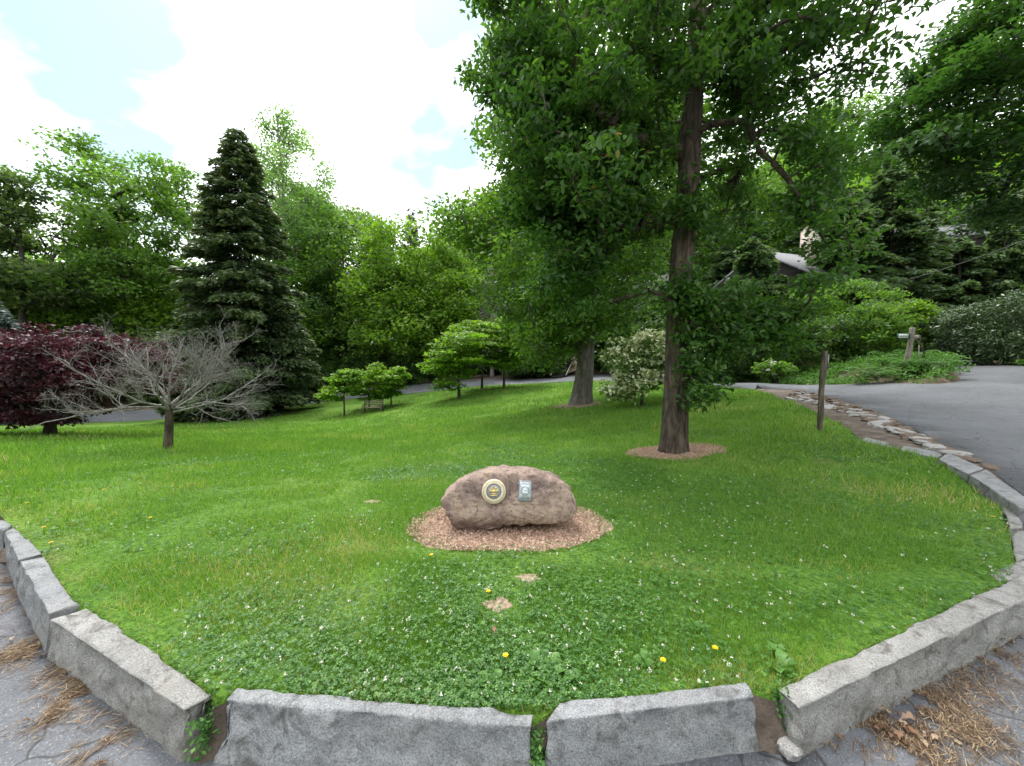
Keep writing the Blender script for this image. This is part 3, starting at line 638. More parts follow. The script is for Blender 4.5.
# leafless grey spruce
def dead_spruce():
    rng = np.random.default_rng(7); b = place(492, 36); H = at(492, 262, 36)[2] - b[2]
    root = thing('dead_spruce', 'leafless grey spruce with drooping bare branches behind the young trees', 'tree', b); g = Geo()
    g.add(*trunk_geo([b - (0, 0, .2), b, b + (0, 0, H)], [.2, .2, .02], 8, .2, .03, rng, 2, 20)); geo_obj('trunk', g, M['bark_pale'], root, b, True); g = Geo()
    for i in range(170):
        h = rng.uniform(.25, .97); az = rng.uniform(0, 6.28); Lb = 3.6 * (1 - h) ** .8 * rng.uniform(.7, 1.15) + .2; s = np.linspace(0, 1, 6)
        p = b + np.outer(s * Lb, (math.cos(az), math.sin(az), 0)); p[:, 2] += h * H - .55 * s ** 1.5 * Lb; g.add(*tube(p, np.linspace(.035, .012, 6), 4, False))
        for q in range(5):
            k = rng.integers(2, 6); e = p[k] + (rng.normal(0, .3), rng.normal(0, .3), -rng.uniform(.3, .8)); g.add(*tube(np.array([p[k], (p[k] + e) / 2 + rng.normal(0, .05, 3), e]), (.014, .01, .006), 3, False))
    geo_obj('branches', g, M['bark_pale'], root, b, True)
dead_spruce()
for i, (px, Y, E, leaf, lab) in enumerate([
    (62, 35, [(55, 300, 55, 34, 4), (20, 315, 40, 26, 4)], 'leaf_oak', 'leafy green tree low behind the purple maple at the left edge'),
    (150, 36, [(150, 305, 46, 36, 4), (185, 325, 40, 34, 4), (115, 325, 40, 24, 4)], 'leaf_bright', 'bright green tree between the purple maple and the dark spruce'),
    (300, 41, [(300, 290, 36, 50, 5), (275, 320, 40, 40, 4), (325, 330, 40, 34, 4)], 'leaf_oak', 'shaded green tree right of the dark spruce'),
    (350, 48, [(350, 250, 46, 36, 5), (310, 240, 40, 46, 5)], 'leaf_left', 'dull green tree behind the broad tree'),
    (500, 52, [(495, 235, 44, 34, 5), (520, 280, 60, 50, 5), (450, 290, 50, 40, 5)], 'leaf_oak', 'green tree behind the grey dead spruce'),
    (560, 48, [(560, 300, 60, 50, 5), (610, 320, 50, 40, 5)], 'leaf_dark', 'dark green tree beyond the trunk of the grey oak')]):
    b = place(px, Y, 350)
    broadleaf('woodland_tree', lab, 'tree', b, [at(px, 320, Y), at(px, 270, Y)], .25, [ell(q[0], q[1], Y, q[2], q[3], q[4]) for q in E], 360, 74, 1.05, .4, .25, leaf, 'bark_dark', 170 + i, zmin=2, hole=.30, hs=.5, rtip=.02, step=1.2)

# purple maple
b = place(50, 12); b = at(50, 434, 12); b[2] = gz(b[0], b[1])
broadleaf('purple_maple', 'low spreading dark purple maple near the left edge', 'tree', b, [at(50, 405, 12), at(48, 375, 12), at(46, 345, 12)], .15,
          [ell(45, 372, 12, 85, 34, 2.0), ell(10, 365, 12, 75, 36, 2.0), ell(108, 382, 12, 56, 32, 1.6), ell(60, 346, 12, 66, 24, 1.6), ell(126, 372, 12.3, 40, 34, 1.6), ell(40, 412, 11.8, 65, 12, 1.4), ell(-50, 395, 12, 60, 30, 1.5)],
          640, 62, .33, .13, .07, 'leaf_purple', 'bark_dark', 41, flat=.28, up=1.1, rtip=.006, zmin=.5, droop=.7, shell=.4, hole=.43, hs=1.0, arc=.12, step=.4)
# bare dogwood
def bare_tree():
    rng = np.random.default_rng(5); b = at(168, 447, 8.6); b[2] = gz(b[0], b[1])
    root = thing('bare_tree', 'leafless pale grey tree with wide spreading twigs in front of the purple maple', 'tree', b)
    tr = np.array([b - (0, 0, .1), b, at(169, 425, 8.6), at(170, 404, 8.6)]); g = Geo(); g.add(*trunk_geo(tr, [.085, .085, .08, .065], 14, .35, .05, rng, 3, 24))
    geo_obj('trunk', g, M['bark'], root, b, True)
    g = Geo(); top = tr[-1]
    def limb(p, d, L, r, lev):
        n = 7 if lev < 2 else 4; pts = [p]; dd = d.copy()
        for k in range(n):
            dd = norm(dd + rng.normal(0, .15 + .05 * lev, 3) + np.array((0, 0, .05 if lev else .04))); pts.append(pts[-1] + dd * L / n)
        pts = np.array(pts); g.add(*tube(pts, np.linspace(r, max(.0022, r * .28), n + 1), 6 if lev < 2 else 3, False))
        if lev >= 3: return
        for k in range((10, 7, 4)[lev]):
            t_ = rng.uniform(.18, .98); q = t_ * n; i = min(n - 1, int(q)); c = pts[i] + (pts[i + 1] - pts[i]) * (q - i); ax = norm(pts[i + 1] - pts[i])
            pr = norm(np.cross(ax, rng.normal(0, 1, 3))); nd = norm(ax * .8 + pr * rng.uniform(.5, .95) + np.array((0, 0, .12))); limb(c, nd, L * rng.uniform(.28, .58) * (1.15 - .5 * t_), r * .5 * (1 - .5 * t_), lev + 1)
    for k in range(14):
        az = k * 2.4 + rng.normal(0, .2); el = R((8, 26, 42, 15, 60, 33)[k % 6] + rng.normal(0, 5)); d = np.array((math.cos(az) * math.cos(el), math.sin(az) * math.cos(el), math.sin(el)))
        limb(top + np.array((0, 0, rng.uniform(-.22, .05))), d, rng.uniform(2.0, 2.7) * (1 - .12 * math.sin(el)) * (1 - .25 * max(0, -d[1])), .026, 0)
    geo_obj('branches', g, M['bark_pale'], root, b, True)
bare_tree()

# small trees by the bench
for i, (px, py, Y, e, lab) in enumerate([
    (344, 409, 21.5, [(343, 385, 14, 16, 1.1), (335, 394, 11, 8, .9), (350, 375, 11, 8, .8), (352, 396, 9, 7, .8)], 'small fresh green tree left of the wooden bench'),
    (369, 404, 23.5, [(370, 382, 16, 17, 1.2), (362, 392, 13, 8, 1.0), (378, 371, 11, 8, .9), (380, 394, 10, 6, .8)], 'small fresh green tree right behind the wooden bench'),
    (391, 403, 23.0, [(392, 382, 13, 14, 1.1), (398, 375, 10, 7, .8), (384, 391, 10, 6, .8)], 'small fresh green tree right of the wooden bench')]):
    b = at(px, py, Y); b[2] = gz(b[0], b[1])
    broadleaf('young_tree', lab, 'tree', b, [at(px, 392, Y), at(px + 1, 378, Y)], .05, [ell(q[0], q[1], Y, q[2], q[3], q[4]) for q in e], 92, 34, .30, .22, .14, 'leaf_dogwood', 'bark_dark', 50 + i,
              flat=.3, up=1.3, rtip=.006, zmin=.25, shell=.3, hole=.3, group='young trees round the bench', step=.4, sides=10, droop=.4)
for i, (px, py, Y, e, lab) in enumerate([
    (459, 396, 21.5, [(452, 352, 26, 10, 1.6), (437, 366, 18, 6, 1.3), (468, 340, 24, 10, 1.4), (455, 372, 28, 6, 1.4), (447, 384, 20, 5, 1.1), (462, 360, 30, 7, 1.5)], 'nearest and brightest of the three yellow green dogwoods by the path'),
    (482, 387, 24.5, [(480, 340, 30, 14, 1.8), (490, 356, 28, 10, 1.6), (474, 328, 18, 8, 1.2)], 'middle dogwood of three beside the path, its trunk half behind the brightest one'),
    (504, 386, 24.0, [(506, 338, 28, 18, 1.8), (520, 350, 20, 14, 1.5), (500, 362, 28, 7, 1.5), (512, 322, 16, 9, 1.2)], 'rightmost dogwood of three, nearest the large grey trunked tree')]):
    b = at(px, py, Y); b[2] = gz(b[0], b[1])
    broadleaf('dogwood_tree', lab, 'tree', b, [at(px, 376, Y), at(px, 362, Y), at(px, 346, Y)], .09, [ell(q[0], q[1], Y, q[2], q[3], q[4]) for q in e], 230, 40, .40, .20, .12,
              'leaf_dogwood' if i == 0 else 'leaf_bright', 'bark_dark', 60 + i, flat=.22, up=1.6, rtip=.007, zmin=.7, shell=.25, hole=.33, group='dogwoods beside the path', step=.5, sides=10, arc=.12)
# flowering tree behind the big trunk
b = at(642, 405, 12.3); b[2] = gz(b[0], b[1])
broadleaf('flowering_tree', 'small tree covered in creamy white bracts behind the big trunk', 'tree', b, [at(642, 385, 12.3), at(643, 360, 12.3), at(645, 340, 12.3)], .06,
          [ell(640, 365, 12.3, 32, 28, 1.0), ell(655, 350, 12.3, 28, 20, 1.0), ell(625, 385, 12.3, 20, 14, .8), ell(690, 365, 12.6, 24, 24, .9)], 230, 40, .27, .15, .085, 'leaf_flower', 'bark_dark', 71,
          flat=.45, up=1.2, rtip=.005, zmin=.4, shell=.45, hole=.2, step=.3, sides=10, crn=.7)

# right side: overhanging tree, hemlocks, background
b = place(1130, 13.5, 370)
broadleaf('overhanging_tree', 'large tree leaning in from the right edge with layered dark green boughs', 'tree', b, [b + (-.2, 0, 4), b + (-.8, 0, 8), b + (-1.2, .2, 13)], .42,
          [ell(985, 95, 13.5, 75, 46, 3), ell(1060, 60, 13.5, 90, 80, 4), ell(1000, 165, 13.5, 62, 24, 2.5), ell(945, 140, 13.2, 34, 14, 1.6), ell(1100, 180, 13.5, 80, 60, 4), ell(1010, 30, 13.5, 60, 40, 3), ell(1020, 215, 14, 40, 16, 2)],
          560, 62, .6, .23, .11, 'leaf_bough', 'bark_dark', 81, flat=.28, up=1.4, rtip=.012, zmin=3, shell=.3, hole=.40, hs=.55, step=.7, kz=.3, arc=.06)
for i, (px, Y, top, Rm, lab) in enumerate([
    (828, 37, 165, 4.2, 'dark hemlock standing just right of the big shade tree crown'), (850, 27, 190, 3.8, 'hemlock in front of the stone chimney house, middle of the dark row'),
    (893, 29, 158, 4.4, 'tallest hemlock beside the dark house on the slope'), (930, 40, 150, 4.2, 'hemlock behind the roof of the dark house'), (752, 25, 238, 2.6, 'young hemlock in front of the left end of the grey roofed house'), (742, 36, 200, 4.0, 'hemlock half hidden behind the shade tree branches'),
    (1000, 33, 190, 4.6, 'hemlock rising behind the right hand rhododendrons'), (870, 33, 240, 3.5, 'short hemlock below the dark house roof'), (960, 29, 236, 3.0, 'hemlock in front of the dark house wall'), (1005, 28, 225, 3.2, 'hemlock in front of the right end of the dark house')]):
    b = place(px, Y, 340)
    conifer('hemlock_tree', lab, 'tree', b, at(px, top, Y)[2] - b[2], Rm, 'needle_hemlock', 'bark_dark', 90 + i, 42000, .03, .46, .19, .45, .2, 1.3, .62, 'hemlocks on the slope', topx=at(px, top, Y)[0])
for i, (px, Y, E, leaf, lab) in enumerate([
    (935, 48, [(930, 160, 45, 28, 5), (960, 190, 50, 36, 5), (900, 180, 40, 34, 4)], 'leaf_bright', 'light green tree on the hill seen between the hemlocks and the overhanging boughs'),
    (830, 50, [(840, 150, 50, 40, 5), (800, 190, 46, 46, 5)], 'leaf_oak', 'green tree on the hill behind the hemlock row'),
    (1010, 42, [(1000, 190, 60, 40, 5), (1050, 210, 60, 60, 5)], 'leaf_bright', 'bright tree behind the dark house chimney'),
    (700, 44, [(690, 250, 60, 60, 5), (740, 230, 50, 60, 5)], 'leaf_oak', 'green tree filling the gap behind the big trunk'),
    (620, 46, [(620, 260, 60, 60, 5), (580, 200, 60, 60, 5), (640, 180, 50, 60, 5)], 'leaf_oak', 'green tree behind the grey oak and the white window')]):
    b = place(px, Y, 340)
    broadleaf('hill_tree', lab, 'tree', b, [at(px, 280, Y), at(px, 210, Y)], .3, [ell(q[0], q[1], Y, q[2], q[3], q[4]) for q in E], 380, 74, 1.15, .4, .25, leaf, 'bark_dark', 110 + i, zmin=3, hole=.33, hs=.45, rtip=.02, step=1.2)

# rhododendrons
for i, (px, py, Y, E, lab) in enumerate([
    (985, 366, 19, [(985, 332, 44, 30, 2.2), (950, 335, 26, 22, 1.6)], 'big grey green rhododendron at the road bend, left of the one cut by the frame'),
    (1045, 372, 17, [(1045, 325, 52, 38, 2.4), (1010, 345, 24, 18, 1.4)], 'tall rhododendron at the right edge beside the road'),
    (940, 352, 24, [(935, 330, 24, 20, 2)], 'dark rounded rhododendron at the far end of the road')]):
    b = at(px, py, Y); b[2] = gz(b[0], b[1])
    shrub('rhododendron', lab, 'shrub', b, [ell(q[0], q[1], Y, q[2], q[3], q[4]) for q in E], 420, 34, .34, .2, .065, 'leaf_rhodo', 120 + i, group='rhododendrons along the road', flat=.6, up=.7, droop=.6, shell=.7, hole=.15)
for i, (px, py, Y, E, leaf, lab) in enumerate([
    (765, 378, 20.5, [(765, 350, 34, 26, 1.6), (745, 362, 24, 18, 1.3)], 'leaf_oak', 'glossy green shrub left of the wooden post across the road'),
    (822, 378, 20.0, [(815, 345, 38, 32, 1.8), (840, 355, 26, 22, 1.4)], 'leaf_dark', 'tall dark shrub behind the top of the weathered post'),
    (865, 376, 19.5, [(868, 338, 32, 34, 1.6), (850, 352, 24, 22, 1.3)], 'leaf_oak', 'mid green shrub between the weathered post and the sign post'),
    (896, 366, 20.5, [(893, 335, 28, 28, 1.5), (905, 318, 22, 16, 1.2)], 'leaf_bright', 'light green shrub behind the small road sign'),
    (720, 382, 20.0, [(720, 350, 38, 30, 1.8)], 'leaf_dark', 'dark shrub seen under the low branch of the shade tree'),
    (855, 350, 23.0, [(850, 310, 40, 30, 2.2), (800, 315, 40, 30, 2.2)], 'leaf_oak', 'green shrub mass higher on the bank below the hemlocks')]):
    b = at(px, py, Y); b[2] = gz(b[0], b[1])
    shrub('roadside_shrub', lab, 'shrub', b, [ell(q[0], q[1], Y, q[2], q[3], q[4]) for q in E], 300, 34, .36, .2, .10, leaf, 130 + i, group='shrubs on the bank across the road', flat=.5, up=1.0, droop=.4, shell=.5, hole=.2)
# white hydrangea
b = at(776, 380, 16.6); b[2] = gz(b[0], b[1])
hy = shrub('hydrangea', 'small shrub with white flower heads beside the road, left of the weathered post', 'shrub', b, [ell(774, 370, 16.6, 15, 9, .6)], 70, 26, .18, .16, .10, 'leaf_oak', 150, flat=.6)
rng = np.random.default_rng(8)
for (px, py, r) in [(775, 363, .16), (780, 365, .13), (788, 369, .10), (768, 370, .09), (775, 374, .08)]:
    g = Geo(); leaves(g, [at(px, py, 16.3)], 60, r, .5, .07, .06, 1.2, rng); geo_obj('flower_head', g, M['white_petal'], hy, b)

# understory and the far wood
protos = []
for k in range(3):
    E = [(np.array((0, 0, 1.3)), np.array((1.9, 1.6, 1.1))), (np.array((.9, .2, .8)), np.array((1.3, 1.2, .8))), (np.array((-.8, -.2, 2.0)), np.array((1.2, 1.1, .9)))]
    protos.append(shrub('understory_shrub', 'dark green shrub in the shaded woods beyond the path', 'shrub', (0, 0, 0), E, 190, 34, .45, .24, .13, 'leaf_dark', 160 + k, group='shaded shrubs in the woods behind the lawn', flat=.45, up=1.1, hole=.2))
us = [(0, 31), (20, 33), (80, 33), (612, 28.5), (628, 28.5), (596, 30), (540, 31), (528, 31), (-20, 27), (40, 30), (95, 30), (150, 31), (190, 33), (292, 35), (315, 34.5), (335, 36), (385, 36), (412, 35), (436, 36), (520, 33), (548, 34), (600, 33), (625, 31), (672, 28), (700, 26), (270, 37), (360, 37), (470, 38), (500, 39), (690, 30), (800, 26), (760, 25), (890, 26), (960, 30), (1010, 26), (920, 33)]
rng = np.random.default_rng(77)
for i, (px, Y) in enumerate(us):
    p = place(px, Y); o = protos[i] if i < 3 else copy_tree(protos[i % 3])
    o.location = tuple(p); o.rotation_euler = (0, 0, rng.uniform(0, 6.28)); s = rng.uniform(.85, 1.35); o.scale = (s, s, s * rng.uniform(.9, 1.2))
rng = np.random.default_rng(78); T = []
for k in range(9000):
    a = R(rng.uniform(-180, 180)) if k > 5600 else R(rng.uniform(-62, 62)); d = rng.uniform(52, 95) if abs(a) < 1.2 else rng.uniform(26, 40); x, y = d * math.sin(a), d * math.cos(a); hmax = np.interp(a, [R(-62), R(-45), R(-25), R(-5), R(15), R(35), R(62)], [15, 15, 15, 17, 15, 14, 14])  # unseen arc behind the camera is added to block low sky light off the kerb
    T.append((x, y, rng.uniform(0, 1) ** .8 * hmax * (.75 + .5 * vnoise(np.array([[x, y, 0]]), .09)[0])))
T = np.array(T); T[:, 2] += HW(T)
g = Geo(); leaves(g, T, 20, 1.6, .6, .8, .5, .9, rng); tag(geo_obj('distant_woods', g, M['leaf_oak']), 'hazy green woods closing the view behind the nearer trees and, added unseen, behind the camera', 'woods', None, 'stuff')

# ------------------------------------------------------------------ granite kerb stones
def rough_block(name, top, bot, label, mat, seed, amp=.010, group='granite kerb stones edging the lawn', cuts=None):
    """top / bot: four points each, front-left, front-right, back-right, back-left"""
    bm = bmesh.new(); tv = [bm.verts.new(p) for p in top]; bv = [bm.verts.new(p) for p in bot]
    bm.faces.new(tv); bm.faces.new(bv[::-1])
    for i in range(4): j = (i + 1) % 4; bm.faces.new((tv[j], tv[i], bv[i], bv[j]))
    bmesh.ops.recalc_face_normals(bm, faces=bm.faces)
    bmesh.ops.bevel(bm, geom=list(bm.edges), offset=.009, segments=2, affect='EDGES', profile=.6)
    for it in range(6):
        lng = [e for e in bm.edges if e.calc_length() > .034]
        if not lng: break
        bmesh.ops.subdivide_edges(bm, edges=lng, cuts=1, use_grid_fill=True)
    bmesh.ops.triangulate(bm, faces=[f for f in bm.faces if len(f.verts) > 4])
    bm.normal_update(); vs = list(bm.verts); P = np.array([v.co[:] for v in vs]); N = np.array([v.normal[:] for v in vs])
    side = 1 - np.clip(N[:, 2], 0, 1)
    d = (fbm(P, 4, 2, seed) - .5) * 2.4 * amp * (.3 + side) + (fbm(P, 13, 4, seed + 9) - .5) * 3.6 * amp * (.3 + side) - np.clip(np.abs(fbm(P, 9, 3, seed + 2) - .5) - .02, 0, .1) * .9 * amp * 10 * (.15 + side) * .35
    chip = np.clip(fbm(P, 7, 3, seed + 5) - .57, 0, 1) * -.16 * (.25 + side)
    P = P + N * ((d + chip) * np.clip((P[:, 2] - .0) / .07, .15, 1))[:, None]
    for v, p in zip(vs, P): v.co = p
    c = P.mean(0); c[2] = P[:, 2].min()
    for v in vs: v.co = v.co - Vector(c)
    me = bpy.data.meshes.new(name); bm.to_mesh(me); bm.free()
    for f in me.polygons: f.use_smooth = True
    o = link(name, me, M[mat], None, tuple(c)); return tag(o, label, 'kerb stone', group)
def kerb(fl, fr, br, bl_, z, label, seed, mat='granite', batter=.05, depth=.12, zt=None, **k):
    top = [onz(*q, z) for q in (fl, fr, br, bl_)]; f = np.array(top); d = f[1] - f[0]; n = norm(np.array((d[1], -d[0], 0)))
    if n @ (f[0] - f[3]) < 0: n = -n
    bot = [f[0] + n * batter, f[1] + n * batter, f[2] - n * .01, f[3] - n * .01]
    for q in bot: q[2] = -.10
    return rough_block('kerb_stone', top, bot, label, mat, seed, **k)
kerb((-70, 505), (4, 530), (13, 524), (-45, 496), ZK, 'granite kerb stone cut by the left edge of the photo, farthest of the left row', 1, batter=.03)
kerb((5, 531), (17, 560), (44, 553), (14, 527), ZK, 'short granite kerb stone, second from the left edge', 2, batter=.03)
kerb((19, 561), (48, 614), (76, 604), (45, 556), ZK, 'granite kerb stone behind the long left foreground block', 3, batter=.04)
kerb((48, 619), (183, 711), (216, 694), (88, 607), ZK, 'long granite block in the left foreground with a dark rough face', 4, 'granite_tan', .03, amp=.014)
kerb((222, 700), (533, 727), (535, 712), (236, 687), ZK, 'wide blue grey granite block at the bottom, left of the centre gap', 5, batter=.10, amp=.012)
kerb((545, 722), (757, 697), (746, 681), (558, 700), ZK, 'wide grey granite block at the bottom, right of the centre gap', 6, batter=.05, amp=.008)
kerb((799, 709), (1046, 590), (1022, 575), (776, 688), ZK, 'long pale granite block in the right foreground beside the pine litter', 7, 'granite_tan', .02, amp=.010)
kerb((1000, 583), (1046, 572), (1030, 556), (990, 574), .17, 'flat stone end at the right edge behind the long right block', 8, 'granite_tan', .02)
kerb((1030, 570), (1028, 530), (1013, 531), (1014, 568), .15, 'narrow kerb stone at the right edge beside the dandelion', 9, 'granite_tan', .02)
kerb((1024, 527), (1014, 506), (1003, 507), (1010, 530), .13, 'small squared kerb stone near the corner of the right kerb', 10, 'granite_tan', .02)
kerb((986, 469), (1040, 507), (1020, 507), (970, 475), .22, 'pale kerb stone along the upper road nearest the right edge', 11, 'granite', -.01, amp=.006)
kerb((948, 452), (984, 468), (968, 474), (938, 459), .22, 'pale kerb stone along the upper road where the gutter ends', 12, 'granite', -.01, amp=.006)
kerb((902, 445), (946, 453), (938, 458), (900, 450), .18, 'thin kerb stone at the gutter edge, right of the one touching the grass corner', 13, 'granite', -.01, amp=.006)
kerb((864, 437), (901, 445), (899, 449), (862, 441), .15, 'thin kerb stone at the gutter edge touching the grass corner', 14, 'granite', -.01, amp=.006)

# gutter stones
def stone_mesh(seed, n=1):
    bm = bmesh.new(); bmesh.ops.create_icosphere(bm, subdivisions=3, radius=1); vs = list(bm.verts); P = np.array([v.co[:] for v in vs])
    P = np.sign(P) * np.abs(P) ** .62; P *= (0.72 + .6 * fbm(P, 1.1, 3, seed))[:, None]; P[:, 2] *= .42; P += (fbm(P + 3, 4, 3, seed) - .5)[:, None] * P * .35
    for v, p in zip(vs, P): v.co = p
    me = bpy.data.meshes.new('gutter_stone'); bm.to_mesh(me); bm.free(); return me
sm = [stone_mesh(s) for s in range(6)]; sb = [m_.copy() for m_ in sm]
for m_ in sm: m_.materials.append(M['stone_flat'])
for m_ in sb: m_.materials.append(M['stone_brown'])
rng = np.random.default_rng(15); gp = np.array([p[:2] for p in gut_road[::-1]])
mid = [onz(*q) for q in [(940, 450, .18), (905, 434, .15), (868, 419, .13), (835, 407, .10), (800, 396, .07), (765, 389, .05)]]; mid = np.array([p[:2] for p in mid])
def along(pl, s):
    d = np.concatenate([[0], np.cumsum(np.linalg.norm(np.diff(pl, axis=0), axis=1))]); return np.array((np.interp(s * d[-1], d, pl[:, 0]), np.interp(s * d[-1], d, pl[:, 1])))
edge = np.array([p[:2] for p in gut_road[-2::-1]])
for i in range(290):
    s = rng.uniform(0, .86) ** 1.2; a = along(mid, s); e = along(edge, s); brown = i % 4 != 0
    if brown: q = a + (e - a) * rng.uniform(-.35, 1.12); me = sb[i % 6]; r = rng.uniform(.04, .105)
    else: q = a + (e - a) * rng.normal(.0, .35); me = sm[i % 6]; r = rng.uniform(.06, .13)
    o = bpy.data.objects.new('gutter_stone', me); COL.objects.link(o)
    o.location = (q[0], q[1], float(hg(np.array([q]))[0]) + r * .16); o.scale = (r * rng.uniform(.8, 1.4), r * rng.uniform(.7, 1.1), r * rng.uniform(.4, .8)); o.rotation_euler = (rng.normal(0, .12), rng.normal(0, .12), rng.uniform(0, 6.28))
    tag(o, 'brown broken stone set in the road edge of the gutter' if brown else 'flat pale grey stone set in the middle of the gutter', 'stone', 'brown stones of the road gutter' if brown else 'pale flat stones of the road gutter')
# loose stones by the kerb gap
for (px, py, r, mt_, lab) in [(790, 749, .042, 'stone_flat', 'white loose rock on the asphalt at the right kerb gap'), (781, 729, .04, 'stone_brown', 'grey brown loose rock wedged in the right kerb gap')]:
    me = stone_mesh(r * 100); me.materials.append(M[mt_]); o = bpy.data.objects.new('loose_rock', me); COL.objects.link(o); p = onz(px, py, .03); o.location = tuple(p); o.scale = (r, r * .8, r * 1.2); o.rotation_euler = (.2, .1, .6); tag(o, lab, 'rock')

# ------------------------------------------------------------------ boulder with plaques
def boulder():
    Y0 = 2.87; LEAN = .42
    outl = [(438, 505), (442, 497), (454, 487), (470, 478.5), (486, 474.5), (505, 473), (526, 473.5), (546, 476.5), (561, 483), (571, 494), (576, 506), (576, 518), (570, 524), (555, 526.5), (530, 527), (505, 528.5), (480, 533), (462, 538), (451, 534), (447, 521), (443, 511)]
    zb = at(508, 540, Y0)[2]
    def face(px, py):                # a ray onto the leaning front plane y = Y0 + LEAN (z - zb)
        a, b_ = ray(px, py); y = (Y0 + LEAN * (CH - zb)) / (1 - LEAN * b_); return np.array((a * y, y, CH + b_ * y))
    O = np.array([face(*q) for q in outl]); n = 96
    d = np.concatenate([[0], np.cumsum(np.linalg.norm(np.diff(np.vstack([O, O[:1]]), axis=0), axis=1))]); s = np.linspace(0, d[-1], n, endpoint=False)
    OO = np.vstack([O, O[:1]]); ring = np.stack([np.interp(s, d, OO[:, i]) for i in range(3)], 1)
    for _ in range(1): ring = (np.roll(ring, 1, 0) + ring * 2 + np.roll(ring, -1, 0)) / 4
    c = face(508, 503); prof = [(.02, -.012), (.2, -.012), (.4, -.012), (.6, -.011), (.78, -.009), (.92, -.006), (.975, .0), (.993, .012), (1.0, .05), (1.0, .12), (.98, .2), (.94, .28), (.88, .36), (.78, .43), (.6, .5), (.35, .54), (.03, .55)]
    V = []
    for k, (sc, y) in enumerate(prof):
        q = c + (ring - c) * sc; q[:, 1] += y * (1.0)
        if k > 9: q[:, 2] -= np.clip(q[:, 2] - zb, 0, 1) * (k - 9) * .02
        V.append(q)
    V = np.array(V); K = len(prof)
    # undercut: the lower front falls back under the face
    flat = V.reshape(-1, 3); N = norm(flat - (c + np.array((0, .25, 0))))
    frontw = np.repeat(np.array([p[0] < .98 and p[1] < .01 for p in prof]).astype(float), n)
    low = np.clip((zb + .20 - flat[:, 2]) / .16, 0, 1); flat[:, 1] += low ** 2 * .10 * np.repeat([1 if p[1] < .1 else 0 for p in prof], n)
    dsp = (fbm(flat, 4, 4, 3) - .5) * .085 * (1 - .9 * frontw) - np.abs(fbm(flat, 7, 3, 13) - .5) * .08 * (1 - .85 * frontw) + .004 + (fbm(flat, 16, 3, 8) - .5) * .045 * (1 - .5 * frontw); flat = flat + N * dsp[:, None]
    i = np.arange(K - 1)[:, None] * n; j = np.arange(n)[None]; k_ = (j + 1) % n
    Fq = np.stack([i + j, i + k_, i + n + k_, i + n + j], -1).reshape(-1, 4)
    flat = np.vstack([flat, flat[:n].mean(0), flat[-n:].mean(0)]); jj = np.arange(n); kk = (jj + 1) % n; m0 = K * n
    Fq = np.vstack([Fq, np.stack([np.full(n, m0), kk, jj, jj], -1), np.stack([np.full(n, m0 + 1), (K - 1) * n + jj, (K - 1) * n + kk, (K - 1) * n + kk], -1)])
    base = np.array((c[0], c[1] + .25, zb + .02))
    me = mesh_np('boulder', flat - base, Fq, None, True); bm = bmesh.new(); bm.from_mesh(me); bmesh.ops.subdivide_edges(bm, edges=bm.edges[:], cuts=1, use_grid_fill=True, smooth=.3)
    for v in bm.verts:
        pass
    P = np.array([v.co[:] for v in bm.verts]); bm.normal_update(); N2 = np.array([v.normal[:] for v in bm.verts]); P += N2 * ((fbm(P, 34, 3, 4) - .5) * .024)[:, None]
    for v, p in zip(bm.verts, P): v.co = p
    bm.to_mesh(me); bm.free()
    for f in me.polygons: f.use_smooth = True
    root = thing('memorial_boulder', 'brown boulder with a round plaque and a rectangular plaque in a mulch bed', 'boulder', base)
    link('stone', me, M['boulder'], root)
    # plaques: local frame on the face: u right, v up the face, w out
    v_ = norm(np.array((0, LEAN, 1.))); u_ = np.array((1., 0, 0)); w_ = np.cross(u_, v_)
    if w_[1] > 0: w_ = -w_
    def disc(g, c_, r0, r1, z0, z1, n=48, sq=None):
        a = np.linspace(0, 2 * np.pi, n, endpoint=False); ca, sa = np.cos(a), np.sin(a)
        def pt(r, z):
            if sq is None: x, y = ca * r, sa * r
            else:
                k = 1 / np.maximum(np.abs(ca) ** 12 + np.abs(sa) ** 12, 1e-9) ** (1 / 12); x, y = ca * k * sq[0] * r, sa * k * sq[1] * r
            return c_ + x[:, None] * u_ + y[:, None] * v_ + w_ * z
        V = np.vstack([pt(r0, z1), pt(r1, z1), pt(r1, z0)]); j = np.arange(n); k = (j + 1) % n
        Fq = np.vstack([np.stack([j, k, n + k, n + j], -1), np.stack([n + j, n + k, 2 * n + k, 2 * n + j], -1)]); g.add(V, Fq)
    def blk(g, c_, x, y, sx, sy, z0, z1, rot=0):
        cr_, sr = math.cos(rot), math.sin(rot); q = []
        for z in (z0, z1):
            for dx, dy in ((-1, -1), (1, -1), (1, 1), (-1, 1)):
                X = x + (dx * sx * cr_ - dy * sy * sr) / 2; Yv = y + (dx * sx * sr + dy * sy * cr_) / 2; q.append(c_ + X * u_ + Yv * v_ + w_ * z)
        g.add(q, [(0, 1, 2, 3), (4, 5, 6, 7), (0, 1, 5, 4), (1, 2, 6, 5), (2, 3, 7, 6), (3, 0, 4, 7)])
    c1 = face(494, 491.5); r = .094; g = Geo(); disc(g, c1, .001, r, -.03, .026)
    pl = geo_obj('round_plaque', g, M['plaque_grey'], root, base)
    g = Geo(); disc(g, c1, r * .64, r * 1.01, .02, .032); geo_obj('rim', g, M['plaque_cream'], pl, base)
    g = Geo(); disc(g, c1, r * .60, r * .66, .024, .0285)
    for k in range(30):
        a = k / 30 * 2 * math.pi; blk(g, c1, math.cos(a) * r * .86, math.sin(a) * r * .86, r * .10, r * .05, .028, .034, a + (k % 3) * .8)
    geo_obj('lettering', g, M['plaque_line'], pl, base)
    g = Geo()
